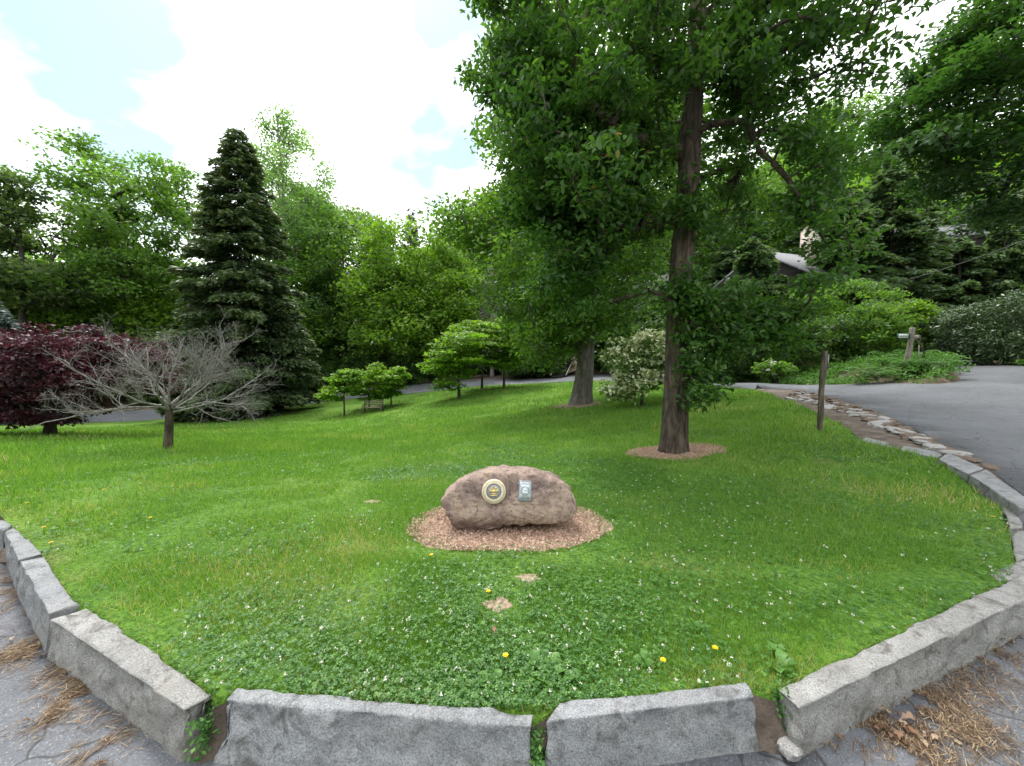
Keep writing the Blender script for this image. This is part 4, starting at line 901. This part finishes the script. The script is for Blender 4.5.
    for (x, y, sx, sy) in [(0, .02, .5, .26), (-.16, .22, .16, .18), (.14, .25, .2, .2), (0, -.2, .42, .09), (0, -.34, .6, .08), (.0, .38, .12, .12), (-.3, .05, .12, .3), (.3, .05, .12, .3)]: blk(g, c1, x * r, y * r, sx * r, sy * r, .022, .031)
    geo_obj('emblem', g, M['plaque_gold'], pl, base)
    c2 = face(525, 491); hx, hy = .052, .078; ta = -.05; u_, v_ = u_ * math.cos(ta) + v_ * math.sin(ta), v_ * math.cos(ta) - u_ * math.sin(ta)
    g = Geo(); disc(g, c2, .001, 1, -.03, .024, 64, (hx, hy)); pl = geo_obj('rectangular_plaque', g, M['plaque_silver'], root, base)
    g = Geo(); disc(g, c2, .030, .0345, .02, .027); disc(g, c2, .94, .985, .02, .026, 64, (hx, hy))
    for y in (.052, .060, -.048, -.056, -.064):
        x = -.034
        while x < .034:
            l = .004 + .006 * hash3(x * 900, y * 900, 1); blk(g, c2, x + l / 2, y, l, .0042, .02, .026); x += l + .0035
    geo_obj('lettering', g, M['plaque_line'], pl, base)
    g = Geo()
    for (x, y, sx, sy) in [(0, .008, .022, .014), (0, -.012, .026, .010), (0, .02, .010, .008)]: blk(g, c2, x, y, sx, sy, .02, .0275)
    geo_obj('emblem', g, M['signwhite'], pl, base)
boulder()

# mulch beds, bare patches
def bed(name, cpx, rx, ry0, ry1, mat, seed, kind='structure', hump=.03):
    """cpx: (px,py) centre on the lawn, rx / ry in metres"""
    rng = np.random.default_rng(seed); c = np.asarray(cpx); n = 72; a = np.linspace(0, 2 * np.pi, n, endpoint=False)
    wob = .72 + .55 * fbm(np.stack([np.cos(a) * 1.8, np.sin(a) * 1.8, 0 * a], 1), 1.3, 3, seed)
    if hump < .01: wob = .25 + 1.5 * fbm(np.stack([np.cos(a) * 1.8, np.sin(a) * 1.8, 0 * a], 1), 2.2, 3, seed) ** 1.2
    rings = 14; V = [];
    for k in range(rings + 1):
        s = k / rings; x = c[0] + np.cos(a) * rx * wob * s; ry = np.where(np.sin(a) > 0, ry1, ry0); y = c[1] + np.sin(a) * ry * wob * s
        q = np.stack([x, y], 1); z = hl(q) + .004 + hump * (1 - s ** 2) + (fbm(np.column_stack([q, 0 * x]), 14, 3, seed) - .5) * .03 * (1 - s); z -= (s == 1) * .012; V.append(np.column_stack([q, z]))
    V = np.vstack(V); i = np.arange(rings)[:, None] * n; j = np.arange(n)[None]; k = (j + 1) % n
    tag(link(name, mesh_np(name, V, np.stack([i + j, i + n + j, i + n + k, i + k], -1).reshape(-1, 4), None, True), mat), None, None, None, kind)
    return (c, rx, ry0, ry1)
beds = []
bc = onz(508, 531, .12)[:2]
beds.append(bed('mulch_bed', bc + np.array((0, .12)), .82, .50, .72, M['mulch'], 1, hump=.012))
beds.append(bed('mulch_bed', b0[:2], .80, .62, .6, M['mulch_dark'], 2))
beds.append(bed('mulch_bed', b1[:2] + np.array((-.2, -.1)), 1.0, 1.0, .8, M['mulch_dark'], 3))
for k, (px, py, rx, ry) in enumerate([(498, 605, .11, .07), (528, 578, .10, .06), (372, 491, .10, .06)]):
    bed('bare_soil', onz(px, py, .15)[:2], rx * .75, ry * .75, ry * .75, M['soil'], 20 + k, hump=.002); beds.append((onz(px, py, .15)[:2], rx * .95, ry * .95, ry * .95))
rng = np.random.default_rng(9); P = []
for c, rx, ry0, ry1 in beds[:2]:
    N = 4200; a = rng.uniform(0, 6.283, N); s = np.sqrt(rng.uniform(0, 1.08, N)); P.append(np.stack([c[0] + np.cos(a) * rx * s * .97, c[1] + np.sin(a) * s * .97 * np.where(np.sin(a) > 0, ry1, ry0)], 1))
P = np.vstack(P); P = np.column_stack([P, hl(P) + .03]); g = Geo(); leaves(g, P, 3, .02, .4, .028, .007, .9, rng)
tag(geo_obj('wood_chips', g, M['chips']), 'shredded reddish wood chips around the boulder and the big trunk', 'mulch', None, 'stuff')

# ------------------------------------------------------------------ grass, clover and small plants
rng = np.random.default_rng(21)
def lawn_points(n, r0, r1, amin=-75, amax=75):
    a = R(1) * rng.uniform(amin, amax, n); r = np.exp(rng.uniform(math.log(r0), math.log(r1), n)); P = np.stack([np.sin(a) * r, np.cos(a) * r], 1); P = P[inpoly(P, lawn_poly)]
    keep = np.ones(len(P), bool)
    for c, rx, ry0, ry1 in beds:
        d = P - c; ry = np.where(d[:, 1] > 0, ry1, ry0); keep &= ((d[:, 0] / rx) ** 2 + (d[:, 1] / ry) ** 2) > (rng.uniform(.55, 1.15, len(P)) if rx > .4 else rng.uniform(.05, 1.3, len(P)) ** 1.3)
    return P[keep]
P = lawn_points(560000, 1.35, 26); z = hl(P); r = np.linalg.norm(P, axis=1)
pn = fbm(np.column_stack([P, 0 * z]), .9, 4, 31); thin = fbm(np.column_stack([P, 0 * z]), 2.2, 3, 44); ke = np.array(densify([tuple(q[:2]) for q in kb_left[1:] + kb_front], .05)[:-60]); dk = np.full(len(P), 9.0); nk = np.linalg.norm(P, axis=1) < 6; dk[nk] = np.min(np.linalg.norm(P[nk][:, None] - ke[None, ::2], axis=2), axis=1) if nk.sum() < 1 else np.concatenate([np.min(np.linalg.norm(c_[:, None] - ke[None, ::2], axis=2), axis=1) for c_ in np.array_split(P[nk], 40)])
k = rng.uniform(0, 1, len(P)) < np.clip((thin - .26) * 5, .15, 1) * np.clip((dk - .02) / .16 + (thin - .5) * 2, .12, 1); dk = dk[k]; P, z, r, pn = P[k], z[k], r[k], pn[k]; N = len(P)
h = (.024 + .034 * rng.uniform(0, 1, N) ** 1.5) * (.6 + .9 * pn) * np.clip(r / 5, 1, 2.2); wd = .0032 * np.clip(r / 2.4, .9, 7)
az = rng.uniform(0, 6.283, N); ln = rng.uniform(.1, .9, N) * h; az2 = rng.uniform(0, 6.283, N)
B = np.column_stack([P, z - .004]); sdv = np.stack([np.cos(az), np.sin(az), 0 * az], 1) * wd[:, None] * .5; tip = B + np.stack([np.cos(az2) * ln, np.sin(az2) * ln, h], 1)
V = np.stack([B - sdv, B + sdv, tip + sdv * .25, tip - sdv * .25], 1).reshape(-1, 3)
g = Geo(); g.add(V, np.arange(N)[:, None] * 4 + np.arange(4), np.clip(.72 * rng.uniform(0, 1, N) + .7 * (pn - .25) * rng.uniform(.6, 1, N) + .35 * np.clip(1 - dk / .2, 0, 1) + .9 * np.clip(fbm(np.column_stack([P, 0 * z]), .8, 4, 83) - .56, 0, 1) * rng.uniform(0, 1.6, N), 0, 1)); tag(geo_obj('grass', g, M['grassblade']), 'short mown green grass covering the lawn', 'grass', None, 'stuff')
# clover
P = lawn_points(150000, 1.4, 9); z = hl(P); pn = fbm(np.column_stack([P, 0 * z]), .75, 3, 61) + .10 * np.clip((P[:, 0] - .2) / .8, 0, 1) + .03 * (np.linalg.norm(P, axis=1) < 2.4); k = rng.uniform(0, 1, len(P)) < np.clip((pn - .50) * 3.2, .06, .6); P, z = P[k], z[k]; N = len(P)
r = np.linalg.norm(P, axis=1); s = (.0075 * rng.uniform(.7, 1.4, N) * np.clip(r / 3, 1, 2.5)); hz = rng.uniform(.012, .045, N); a0 = rng.uniform(0, 6.283, N); g = Geo(); at_ = rng.uniform(0, 1, N)
for q in range(3):
    a = a0 + q * 2.094; d = np.stack([np.cos(a), np.sin(a), rng.uniform(-.3, .35, N)], 1); sdv = np.stack([-np.sin(a), np.cos(a), rng.uniform(-.2, .2, N)], 1); C = np.column_stack([P, z + hz])
    V = np.stack([C, C + d * s[:, None] * .8 + sdv * s[:, None] * .62, C + d * s[:, None] * 1.35, C + d * s[:, None] * .8 - sdv * s[:, None] * .62], 1).reshape(-1, 3); g.add(V, np.arange(N)[:, None] * 4 + np.arange(4), at_)
tag(geo_obj('clover', g, M['clover']), 'low dark green clover patches in the near lawn', 'clover', None, 'stuff')
# clover blooms
P = lawn_points(1500, 1.45, 8); z = hl(P); pn = fbm(np.column_stack([P, 0 * z]), .75, 3, 61) + .08 * (P[:, 0] > .3); P = P[(pn > .50)]; z = hl(P); g = Geo()
leaves(g, np.column_stack([P, z + .045]), 9, .007, .9, .008, .006, .4, rng); tag(geo_obj('clover_blooms', g, M['cloverflower']), 'tiny white clover flowers dotted over the lawn', 'clover flowers', None, 'stuff')

def flat_flower(px, py, zz, label, r=.016):
    p = onz(px, py, zz); p[2] = float(hl(p[None])[0]); root = thing('dandelion', label, 'flower', p, 'yellow dandelions in the lawn'); g = Geo(); g.add(*tube(np.array([p, p + (0, 0, .03), p + (.003, 0, .055)]), (.0018, .0016, .0016), 5)); geo_obj('stem', g, M['weed'], root, p)
    g = Geo(); N = 26; a = np.arange(N) * 2.4; rr_ = r * np.sqrt((np.arange(N) + 2) / N); c = p + np.array((.003, 0, .056))
    d = np.stack([np.cos(a), np.sin(a), .15 + 0 * a], 1); sdv = np.stack([-np.sin(a), np.cos(a), 0 * a], 1); V = np.stack([c + 0 * d, c + d * rr_[:, None] * .7 + sdv * .003, c + d * rr_[:, None], c + d * rr_[:, None] * .7 - sdv * .003], 1) + (np.array((0, 0, 1)) * (.006 * (1 - rr_ / r))[:, None])[:, None]
    g.add(V.reshape(-1, 3), np.arange(N)[:, None] * 4 + np.arange(4)); geo_obj('bloom', g, M['yellow'], root, p)
for px, py, lab in [(505, 662, 'dandelion at the kerb left of the broad weed clump'), (662, 671, 'dandelion just behind the right foreground kerb block'), (714, 658, 'dandelion right of the two near the bottom kerb'), (992, 519, 'dandelion near the right edge beside the narrow kerb stone'),
                    (431, 558, 'dandelion at the left front rim of the boulder mulch'), (488, 597, 'dandelion beside the bare soil patch'), (51, 548, 'dandelion nearest the left kerb'), (103, 484, 'dandelion alone in the left lawn'), (150, 517, 'dandelion in the left lawn before the bare tree'), (44, 532, 'dandelion by the left kerb, behind the nearest one'), (27, 505, 'dandelion close to the left edge of the photo')]:
    flat_flower(px, py, .17, lab)
def weed(px, py, label, n, L, seed, spread=.06):
    rng = np.random.default_rng(seed); p = onz(px, py, .17); p[2] = float(hl(p[None])[0]); g = Geo()
    for k in range(n):
        a = rng.uniform(0, 6.283); c = p + np.array((rng.normal(0, spread), rng.normal(0, spread * .6), 0)) * .8; l = L * rng.uniform(.6, 1.2); wv = l * .34; d = np.array((math.cos(a), math.sin(a), 0)); s_ = np.array((-math.sin(a), math.cos(a), 0)); pts = []
        for q, wq, hq in ((0, .12, 0), (.35, .8, .42), (.7, 1, .62), (.9, .6, .58), (1.05, .05, .5)): pts += [c + d * l * q * .85 + s_ * wv * wq + (0, 0, l * hq + .004), c + d * l * q * .85 + (0, 0, l * hq - .004), c + d * l * q * .85 - s_ * wv * wq + (0, 0, l * hq + .004)]
        Fq = []
        for i in range(4): o_ = i * 3; Fq += [(o_, o_ + 1, o_ + 4, o_ + 3), (o_ + 1, o_ + 2, o_ + 5, o_ + 4)]
        g.add(pts, Fq, rng.uniform(0, 1))
    tag(geo_obj('broadleaf_weed', g, M['weed'], None, p, True), label, 'weed', 'broad leaved weeds near the kerb')
for i, q in enumerate([(548, 672, 'largest broad leaved weed clump behind the centre kerb gap', 26, .068, .065), (650, 664, 'weed rosette behind the right bottom kerb block', 9, .05, .025), (487, 684, 'low weed rosette left of the big weed clump', 9, .05, .04), (772, 655, 'upright weed near the right kerb gap', 8, .055, .03), (605, 625, 'pale weed rosette right of the bare soil patch', 9, .05, .04), (700, 630, 'weed rosette among the white clover', 7, .055, .03), (375, 640, 'lone weed rosette in the left front lawn', 6, .05, .02), (780, 672, 'dark weed tuft beside the right kerb gap', 9, .06, .03)]): weed(*q[:3], q[3], q[4], 300 + i, q[5])
# tufts between kerb stones
for i, (px, py, lab) in enumerate([(205, 730, 'green weed tuft in the left kerb gap'), (537, 738, 'green weed tuft in the centre kerb gap'), (780, 712, 'green weed tuft in the right kerb gap'), (211, 712, 'green weed tuft high in the left kerb gap'), (536, 756, 'green weed tuft low in the centre kerb gap')]):
    rng = np.random.default_rng(400 + i); p = onz(px, py, .10); g = Geo(); T = p + rng.normal(0, 1, (26, 3)) * (.010, .024, .04); leaves(g, T, 8, .022, .8, .022, .012, .7, rng); tag(geo_obj('kerb_weed', g, M['clover'], None, p), lab, 'weed', 'weed tufts between kerb stones')

# ferns on the road corner
rng = np.random.default_rng(41)
def fern(p, s, seed, first):
    g = Geo(); r = np.random.default_rng(seed)
    for k in range(13):
        a = r.uniform(0, 6.283); L = s * r.uniform(.7, 1.1); d = np.array((math.cos(a), math.sin(a), 0)); sv = np.array((-d[1], d[0], 0)); n = 12; t_ = np.linspace(.1, 1, n)
        for sg in (-1, 1):
            c = np.outer(t_ * L * .9, d); c[:, 2] = L * (1.7 * t_ - 1.1 * t_ ** 2); e = c + sg * sv * (np.sin(t_ * 2.9 + .15) * .24 * L + .02)[:, None] + d * .06 * L; e[:, 2] -= .03 * L; wv = d * .035 * L
            g.add(np.stack([c - wv, c + wv, e + wv * .4, e - wv * .4], 1).reshape(-1, 3), np.arange(n)[:, None] * 4 + np.arange(4), r.uniform(0, 1))
    return geo_obj('fern', g, M['fern'])
fp = [fern(None, .66, 1, 1), fern(None, .55, 2, 1)]; k = 0
for px, py in [(880, 381), (890, 381), (900, 380), (912, 380), (923, 380), (934, 380), (945, 381), (885, 377), (897, 376), (910, 375), (922, 374), (935, 375), (870, 381), (905, 371), (926, 369), (915, 367), (932, 366), (918, 378), (893, 373), (936, 379)]:
    z = .45; p = onz(px, py, z); p = np.array((p[0], p[1] + .3, 0)); o = fp[k] if k < 2 else fp[k % 2].copy()
    if k >= 2: COL.objects.link(o)
    o.location = (p[0], p[1], gz(p[0], p[1])); o.rotation_euler = (0, 0, rng.uniform(0, 6.28)); o.scale = (rng.uniform(.85, 1.25),) * 3
    tag(o, 'light green fern on the verge around the sign post', 'fern', 'ferns on the road corner'); k += 1

q = np.column_stack([rng.uniform(8.5, 21, 9000), rng.uniform(11.5, 23, 9000)]); q = q[~inpoly(q, road_poly) & ~inpoly(q, lawn_poly) & ~inpoly(q, gut_poly)]
q = q[fbm(np.column_stack([q, 0 * q[:, 0]]), 1.1, 3, 71) > .36]; T = np.column_stack([q, HW(q) + .10 + .16 * rng.uniform(0, 1, len(q))]); g = Geo(); leaves(g, T, 9, .22, .6, .13, .06, .9, rng)
tag(geo_obj('verge_plants', g, M['fern']), 'low green ground cover on the verge beneath the ferns and shrubs', 'ground cover', None, 'stuff')
# litter on the asphalt
rng = np.random.default_rng(51); C = []
def drift(px0, py0, px1, py1, wd, n):
    a, b_ = onz(px0, py0, 0), onz(px1, py1, 0); s = rng.uniform(0, 1, n)[:, None]; q = a + (b_ - a) * s + rng.normal(0, 1, (n, 3)) * (wd, wd, 0); C.append(q)
drift(0, 565, 20, 620, .09, 700); drift(0, 580, 8, 600, .10, 300); drift(0, 660, 38, 648, .035, 420); drift(55, 660, 85, 690, .03, 420); drift(45, 725, 75, 690, .02, 300); drift(90, 757, 108, 757, .025, 260); drift(30, 640, 60, 670, .03, 260)
drift(60, 690, 130, 740, .03, 120)
drift(890, 690, 960, 730, .07, 900); drift(870, 710, 940, 765, .06, 800); drift(930, 690, 985, 740, .05, 420); drift(940, 665, 1000, 650, .04, 300); drift(970, 660, 1024, 630, .04, 260); drift(820, 725, 900, 700, .03, 260); drift(960, 700, 985, 680, .05, 240); drift(800, 745, 860, 750, .04, 120); drift(1000, 690, 1024, 660, .05, 120)
C = np.vstack(C); C = np.vstack([C, C + rng.normal(0, 1, C.shape) * (.07, .07, 0)]); C = C[fbm(C, 13, 3, 12) > .44 + rng.uniform(-.08, .08, len(C))]; C = C[inpoly(C, road_poly)]
N = len(C); C[:, 2] = hr(C) + .004 + rng.uniform(0, .012, N); az = rng.normal(.9, .7, N); L = rng.uniform(.018, .055, N); d = np.stack([np.cos(az) * L, np.sin(az) * L, rng.normal(0, .004, N)], 1); sv = np.stack([-np.sin(az), np.cos(az), 0 * az], 1) * .0010
V = np.stack([C - d / 2 - sv, C - d / 2 + sv, C + d / 2 + sv, C + d / 2 - sv], 1).reshape(-1, 3); g = Geo(); g.add(V, np.arange(N)[:, None] * 4 + np.arange(4), rng.uniform(0, 1, N))
tag(geo_obj('pine_litter', g, M['straw']), 'drifts of brown pine needles on the asphalt along the kerb', 'pine needles', None, 'stuff')
def dead_leaf(px, py, L, seed, lab, z0=None):
    L *= .72; r = np.random.default_rng(seed); p = onz(px, py, .01); n = 7; t_ = np.linspace(0, 1, n); wv = np.sin(t_ * math.pi) ** .8 * L * .3 * (1 + .3 * np.cos(t_ * 19)); cz = np.sin(t_ * 3.1) * L * .34 + np.sin(t_ * 9) * L * .05; a = r.uniform(0, 6.28); V = []
    for k in range(n):
        for sg in (-1, 0, 1): V.append((t_[k] * L - L / 2, sg * wv[k] * .8, cz[k] + abs(sg) * L * (.16 + .10 * math.sin(k * 2.1 + seed + sg)) + .003))
    V = np.array(V); ca, sa = math.cos(a), math.sin(a); V = np.column_stack([V[:, 0] * ca - V[:, 1] * sa, V[:, 0] * sa + V[:, 1] * ca, V[:, 2]]); Fq = []
    for k in range(n - 1): Fq += [(k * 3, k * 3 + 1, k * 3 + 4, k * 3 + 3), (k * 3 + 1, k * 3 + 2, k * 3 + 5, k * 3 + 4)]
    p[2] = (float(hr(p[None])[0]) if z0 is None else float(hl(p[None])[0]) + .02) + .008; g = Geo(); g.add(V + p, Fq, r.uniform(0, 1)); tag(geo_obj('dead_leaf', g, M['deadleaf'], None, p, True), lab, 'leaf', 'dead leaves by the kerb')
for i, (px, py, L, lab) in enumerate([(878, 712, .10, 'curled pinkish dry leaf leaning on the needle drift by the right kerb'), (908, 722, .09, 'pale dry leaf in the middle of the right needle drift'), (898, 738, .08, 'tan dry leaf at the front of the right needle drift'), (845, 727, .05, 'orange leaf scrap near the foot of the right kerb block'), (998, 645, .10, 'buff dry leaf near the right edge under the kerb'), (937, 660, .06, 'small brown leaf at the foot of the long right block'), (838, 738, .045, 'orange leaf scrap left of the right needle drift'), (912, 735, .07, 'broken brown leaf beside the pale leaf'), (880, 700, .06, 'brown leaf against the right kerb face'), (12, 640, .05, 'brown leaf scrap at the left kerb')]): dead_leaf(px, py, L, 500 + i, lab)
rng = np.random.default_rng(91)
for i in range(26): dead_leaf(rng.normal(900, 40), rng.normal(718, 18), rng.uniform(.025, .06), 600 + i, 'small brown leaf scrap lying in the right needle drift')
for i in range(8): dead_leaf(rng.uniform(5, 110), rng.uniform(640, 750), rng.uniform(.02, .045), 640 + i, 'small brown leaf scrap on the asphalt beside the left kerb')
dead_leaf(494, 663, .06, 520, 'pink grey dry leaf in the grass left of a dandelion', 1)

# ------------------------------------------------------------------ bench, posts, sign, wire
def bench():
    p = at(373, 412.5, 21.5); p[2] = gz(p[0], p[1]); root = thing('park_bench', 'weathered wooden bench under the small trees far down the lawn', 'bench', p, rz=R(8)); W_ = 1.05; root.scale = (1, 1, .78)
    g = Geo()
    for k in range(4): boxg(g, (0, -.22 + k * .12, .42), (W_, .10, .03))
    geo_obj('seat', g, M['post'], root); g = Geo()
    for k in range(3): boxg(g, (0, .26 + k * .03, .56 + k * .13), (W_, .025, .09))
    geo_obj('backrest', g, M['post'], root)
    for sx in (-1, 1):
        g = Geo(); boxg(g, (sx * (W_ / 2 - .04), -.02, .63), (.07, .55, .035)); geo_obj('armrest', g, M['post'], root)
        for y, h in ((-.24, .61), (.24, .88)):
            g = Geo(); boxg(g, (sx * (W_ / 2 - .04), y, h / 2 - .03), (.06, .06, h)); geo_obj('leg', g, M['post'], root)
bench()
def post(name, label, foot, head, r, seed, mat='wood', sides=14):
    foot, head = np.asarray(foot), np.asarray(head); rng = np.random.default_rng(seed); root = thing(name, label, 'post', foot); s = np.linspace(0, 1, 26)[:, None]; P = foot - (0, 0, .15) + (head - foot + (0, 0, .15)) * s; P[:, :2] += np.column_stack([np.sin(s[:, 0] * 4 + seed), np.cos(s[:, 0] * 5 + seed)]) * r * .16
    V, Fq = tube(P, np.linspace(r * 1.06, r * .92, 26), sides); c = np.repeat(P, sides, 0); m_ = 26 * sides; d = V[:m_] - c; V[:m_] = c + d * (1 + (vnoise(V[:m_] * (1, 1, .25), 38, seed) - .5) * .3 + (vnoise(V[:m_], 9, seed) - .5) * .35)[:, None]
    g = Geo(); g.add(V, Fq); geo_obj('shaft', g, M[mat], root, foot, True); return root
pf = at(820, 430, 6.9); pf[2] = gz(pf[0], pf[1]); ph = at(824.5, 351, 6.9)
rp_ = post('weathered_post', 'knobbly weathered wooden post standing in the grass by the gutter', pf, ph, .045, 3, 'post')
g = Geo(); c = (at(827.6, 362, 6.88)); boxg(g, c, (.012, .035, .26)); geo_obj('metal_strip', g, M['metal'], rp_, pf)
sf = at(906, 371, 14.2); sf = np.array((sf[0], sf[1], gz(sf[0], sf[1]))); sh = at(912, 327.5, sf[1]); sp_ = post('sign_post', 'grey wooden post with a small sign board among the ferns at the road fork', sf, sh, .085, 5)
def P_(px, py, dy=0): return at(px, py, sf[1] + dy)
g = Geo(); a, b_ = P_(898.3, 333.2, -.08), P_(909, 339, -.08); c = (a + b_) / 2; boxg(g, c, (b_[0] - a[0] + .05, .025, a[2] - b_[2])); sb_ = geo_obj('sign_board', g, M['signgreen'], sp_, sf)
g = Geo(); a, b_ = P_(898.8, 334, -.095), P_(908, 338, -.095); c = (a + b_) / 2; boxg(g, c, (b_[0] - a[0], .012, a[2] - b_[2])); wb = geo_obj('name_strip', g, M['signwhite'], sb_, sf)
g = Geo(); x = a[0] + .02; q = 0
while x < b_[0] - .03:
    l = .012 + .018 * hash3(q, 3, 1); boxg(g, (x + l / 2, c[1] - .008, c[2] + (.006 if q % 3 else -.004)), (l, .006, .05)); x += l + .014; q += 1
geo_obj('lettering', g, M['plaque_line'], sb_, sf)
g = Geo(); a, b_ = P_(913, 335, -.02), P_(919, 338.5, -.02); boxg(g, (a + b_) / 2, (b_[0] - a[0], .02, a[2] - b_[2])); geo_obj('arm_board', g, M['wood_pale'], sp_, sf)
# dead forked stick beside the sign
b = P_(921, 370, .1); b[2] = gz(b[0], b[1]); root = thing('dead_sapling', 'leaning dead forked sapling right of the sign post', 'sapling', b); g = Geo()
g.add(*tube([b - (0, 0, .1), P_(924, 353, .1), P_(920, 343, .1), P_(921, 335, .1)], (.04, .034, .025, .015), 7)); geo_obj('stem', g, M['bark_dark'], root, b, True); g = Geo(); g.add(*tube([P_(920, 344, .1), P_(916, 339, .1), P_(913, 333, .1)], (.02, .015, .008), 5)); g.add(*tube([P_(919, 345, .1), P_(919, 355, .05), P_(918.5, 363, 0)], (.016, .014, .01), 5)); geo_obj('branch', g, M['bark_pale'], root, b, True)
# wires
def wire(pts, r, label):
    pts = np.array(pts); s = np.linspace(0, 1, 24); P = pts[0] + (pts[1] - pts[0]) * s[:, None]; P[:, 2] -= np.sin(s * np.pi) * .35; g = Geo(); g.add(*tube(P, np.full(24, r), 6)); tag(geo_obj('utility_wire', g, M['cable'], None, pts[0], True), label, 'wire', 'overhead wires on the right')
wire([at(1160, 186, 15), at(862, 292, 26)], .022, 'lower black wire crossing in front of the dark house')
wire([at(1160, 90, 15), at(905, 252, 29)], .014, 'thin upper wire running to the roof of the dark house')
up_ = at(1160, 380, 15.0); up_[2] = gz(up_[0], 15.0); post('utility_pole', 'tall wooden utility pole beyond the right edge carrying the wires', up_, at(1160, 60, 15), .12, 9, 'wood_dark')

# steps on the bank behind the path
def steps():
    a, b_ = at(558, 377, 29), at(568, 359, 31.5); p = a.copy(); p[2] = gz(p[0], p[1]); root = thing('wooden_steps', 'narrow wooden steps with pale rails climbing the bank left of the grey oak', 'steps', p); v = b_ - a; g = Geo(); rng = np.random.default_rng(4)
    for k in range(9): boxg(g, a + v * (k + .5) / 9 + (0, 0, -.05), (1.0, .3, .16))
    geo_obj('treads', g, M['wood_dark'], root, p)
    for sx in (-.55, .6):
        g = Geo(); g.add(*tube([a + (sx, 0, .15), a + v * .5 + (sx, 0, .2), b_ + (sx, 0, .2)], (.06, .06, .06), 6)); geo_obj('rail', g, M['wood_pale'], root, p, True)
steps()

# ------------------------------------------------------------------ houses on the slope
def quadslab(g, pts, th):
    pts = np.array(pts, float); n = norm(np.cross(pts[1] - pts[0], pts[3] - pts[0])) * th; g.add(np.vstack([pts, pts - n]), [(0, 1, 2, 3), (7, 6, 5, 4), (0, 4, 5, 1), (1, 5, 6, 2), (2, 6, 7, 3), (3, 7, 4, 0)])
def house(label, c, W_, D_, Hw, Hr, wallm, roofm, rz, chim=None, wins=(), roofover=.5):
    root = thing('house', label, 'house', c, rz=rz); g = Geo(); boxg(g, (0, 0, Hw / 2 - .5), (W_, D_, Hw + 1))
    g.add([(-W_ / 2, -D_ / 2, Hw), (-W_ / 2, D_ / 2, Hw), (-W_ / 2, 0, Hw + Hr - .05), (W_ / 2, -D_ / 2, Hw), (W_ / 2, D_ / 2, Hw), (W_ / 2, 0, Hw + Hr - .05)], [(0, 1, 2, 2), (3, 5, 4, 4)]); geo_obj('wall', g, M[wallm], root)
    g = Geo(); o_ = roofover; k = Hr / (D_ / 2); y = D_ / 2 + o_; z = Hw - o_ * k + .06; x = W_ / 2 + o_
    quadslab(g, [(-x, -y, z), (x, -y, z), (x, 0, Hw + Hr + .06), (-x, 0, Hw + Hr + .06)], .14); quadslab(g, [(x, y, z), (-x, y, z), (-x, 0, Hw + Hr + .06), (x, 0, Hw + Hr + .06)], .14); ro = geo_obj('roof', g, M[roofm], root)
    if chim: g = Geo(); boxg(g, (chim[0], chim[1], Hw + Hr * .5 + chim[2] / 2), (chim[3], chim[3] * .8, chim[2])); boxg(g, (chim[0], chim[1], Hw + Hr * .5 + chim[2] + .06), (chim[3] + .16, chim[3] * .8 + .16, .12)); geo_obj('chimney', g, M['chimney'], ro)
    for (x0, z0, w_, h_, sh_) in wins:
        fr_ = Geo(); yf = -D_ / 2 - .03
        for (cx_, cz_, sx, sz) in [(x0, z0 + h_ / 2 + .05, w_ + .2, .1), (x0, z0 - h_ / 2 - .05, w_ + .2, .1), (x0 - w_ / 2 - .05, z0, .1, h_), (x0 + w_ / 2 + .05, z0, .1, h_), (x0, z0, .05, h_), (x0, z0, w_, .05)]: boxg(fr_, (cx_, yf - (.01 if sx == w_ else 0), cz_), (sx, .08, sz))
        wo = geo_obj('window', fr_, M['white' if wallm == 'house_grey' else 'wood'], root); pg = Geo(); boxg(pg, (x0, -D_ / 2 - .012, z0), (w_, .02, h_)); geo_obj('pane', pg, M['glass'], wo)
        if sh_:
            for sx in (-1, 1): sg = Geo(); boxg(sg, (x0 + sx * (w_ / 2 + .1 + .25), yf, z0), (.48, .06, h_ + .15)); geo_obj('shutter', sg, M['shutter'], wo)
    return root
hA = at(948, 252, 36); house('dark timber house with grey roof and stone chimney high on the right slope', hA - (0, 0, 2.2), 9, 7, 3.0, 1.5, 'wood_dark', 'roof', R(-14), (3.6, -.4, 2.6, 1.1), [(1.8, 1.5, 1.5, 1.2, False), (-1.5, 1.5, 1.5, 1.2, False)], .7)
hB = at(792, 287, 32); house('grey roofed house with a pale stone chimney seen through the shade tree branches', hB - (0, 0, 2.5), 7, 7, 3.0, 2.0, 'wood_dark', 'roof', R(20), (.9, -.6, 3.0, 1.1), [(1, 1.5, 1, 1.2, False)], .6)
hC = at(657, 318, 31); house('grey house with pale green shutters beside the window, half hidden behind the flowering tree', hC - (.2, -2.5, 1.5), 5.2, 5, 3.6, 1.8, 'house_grey', 'roof_dark', R(6), None, [(0.1, 1.5, .72, 1.0, True)], .4)
hD = at(524, 324, 38); house('small dark roofed cabin peeping above the dogwoods', hD - (0, 0, 2.5), 4, 4, 2.4, 1.5, 'wood_dark', 'roof_dark', R(60), None, [], .5)
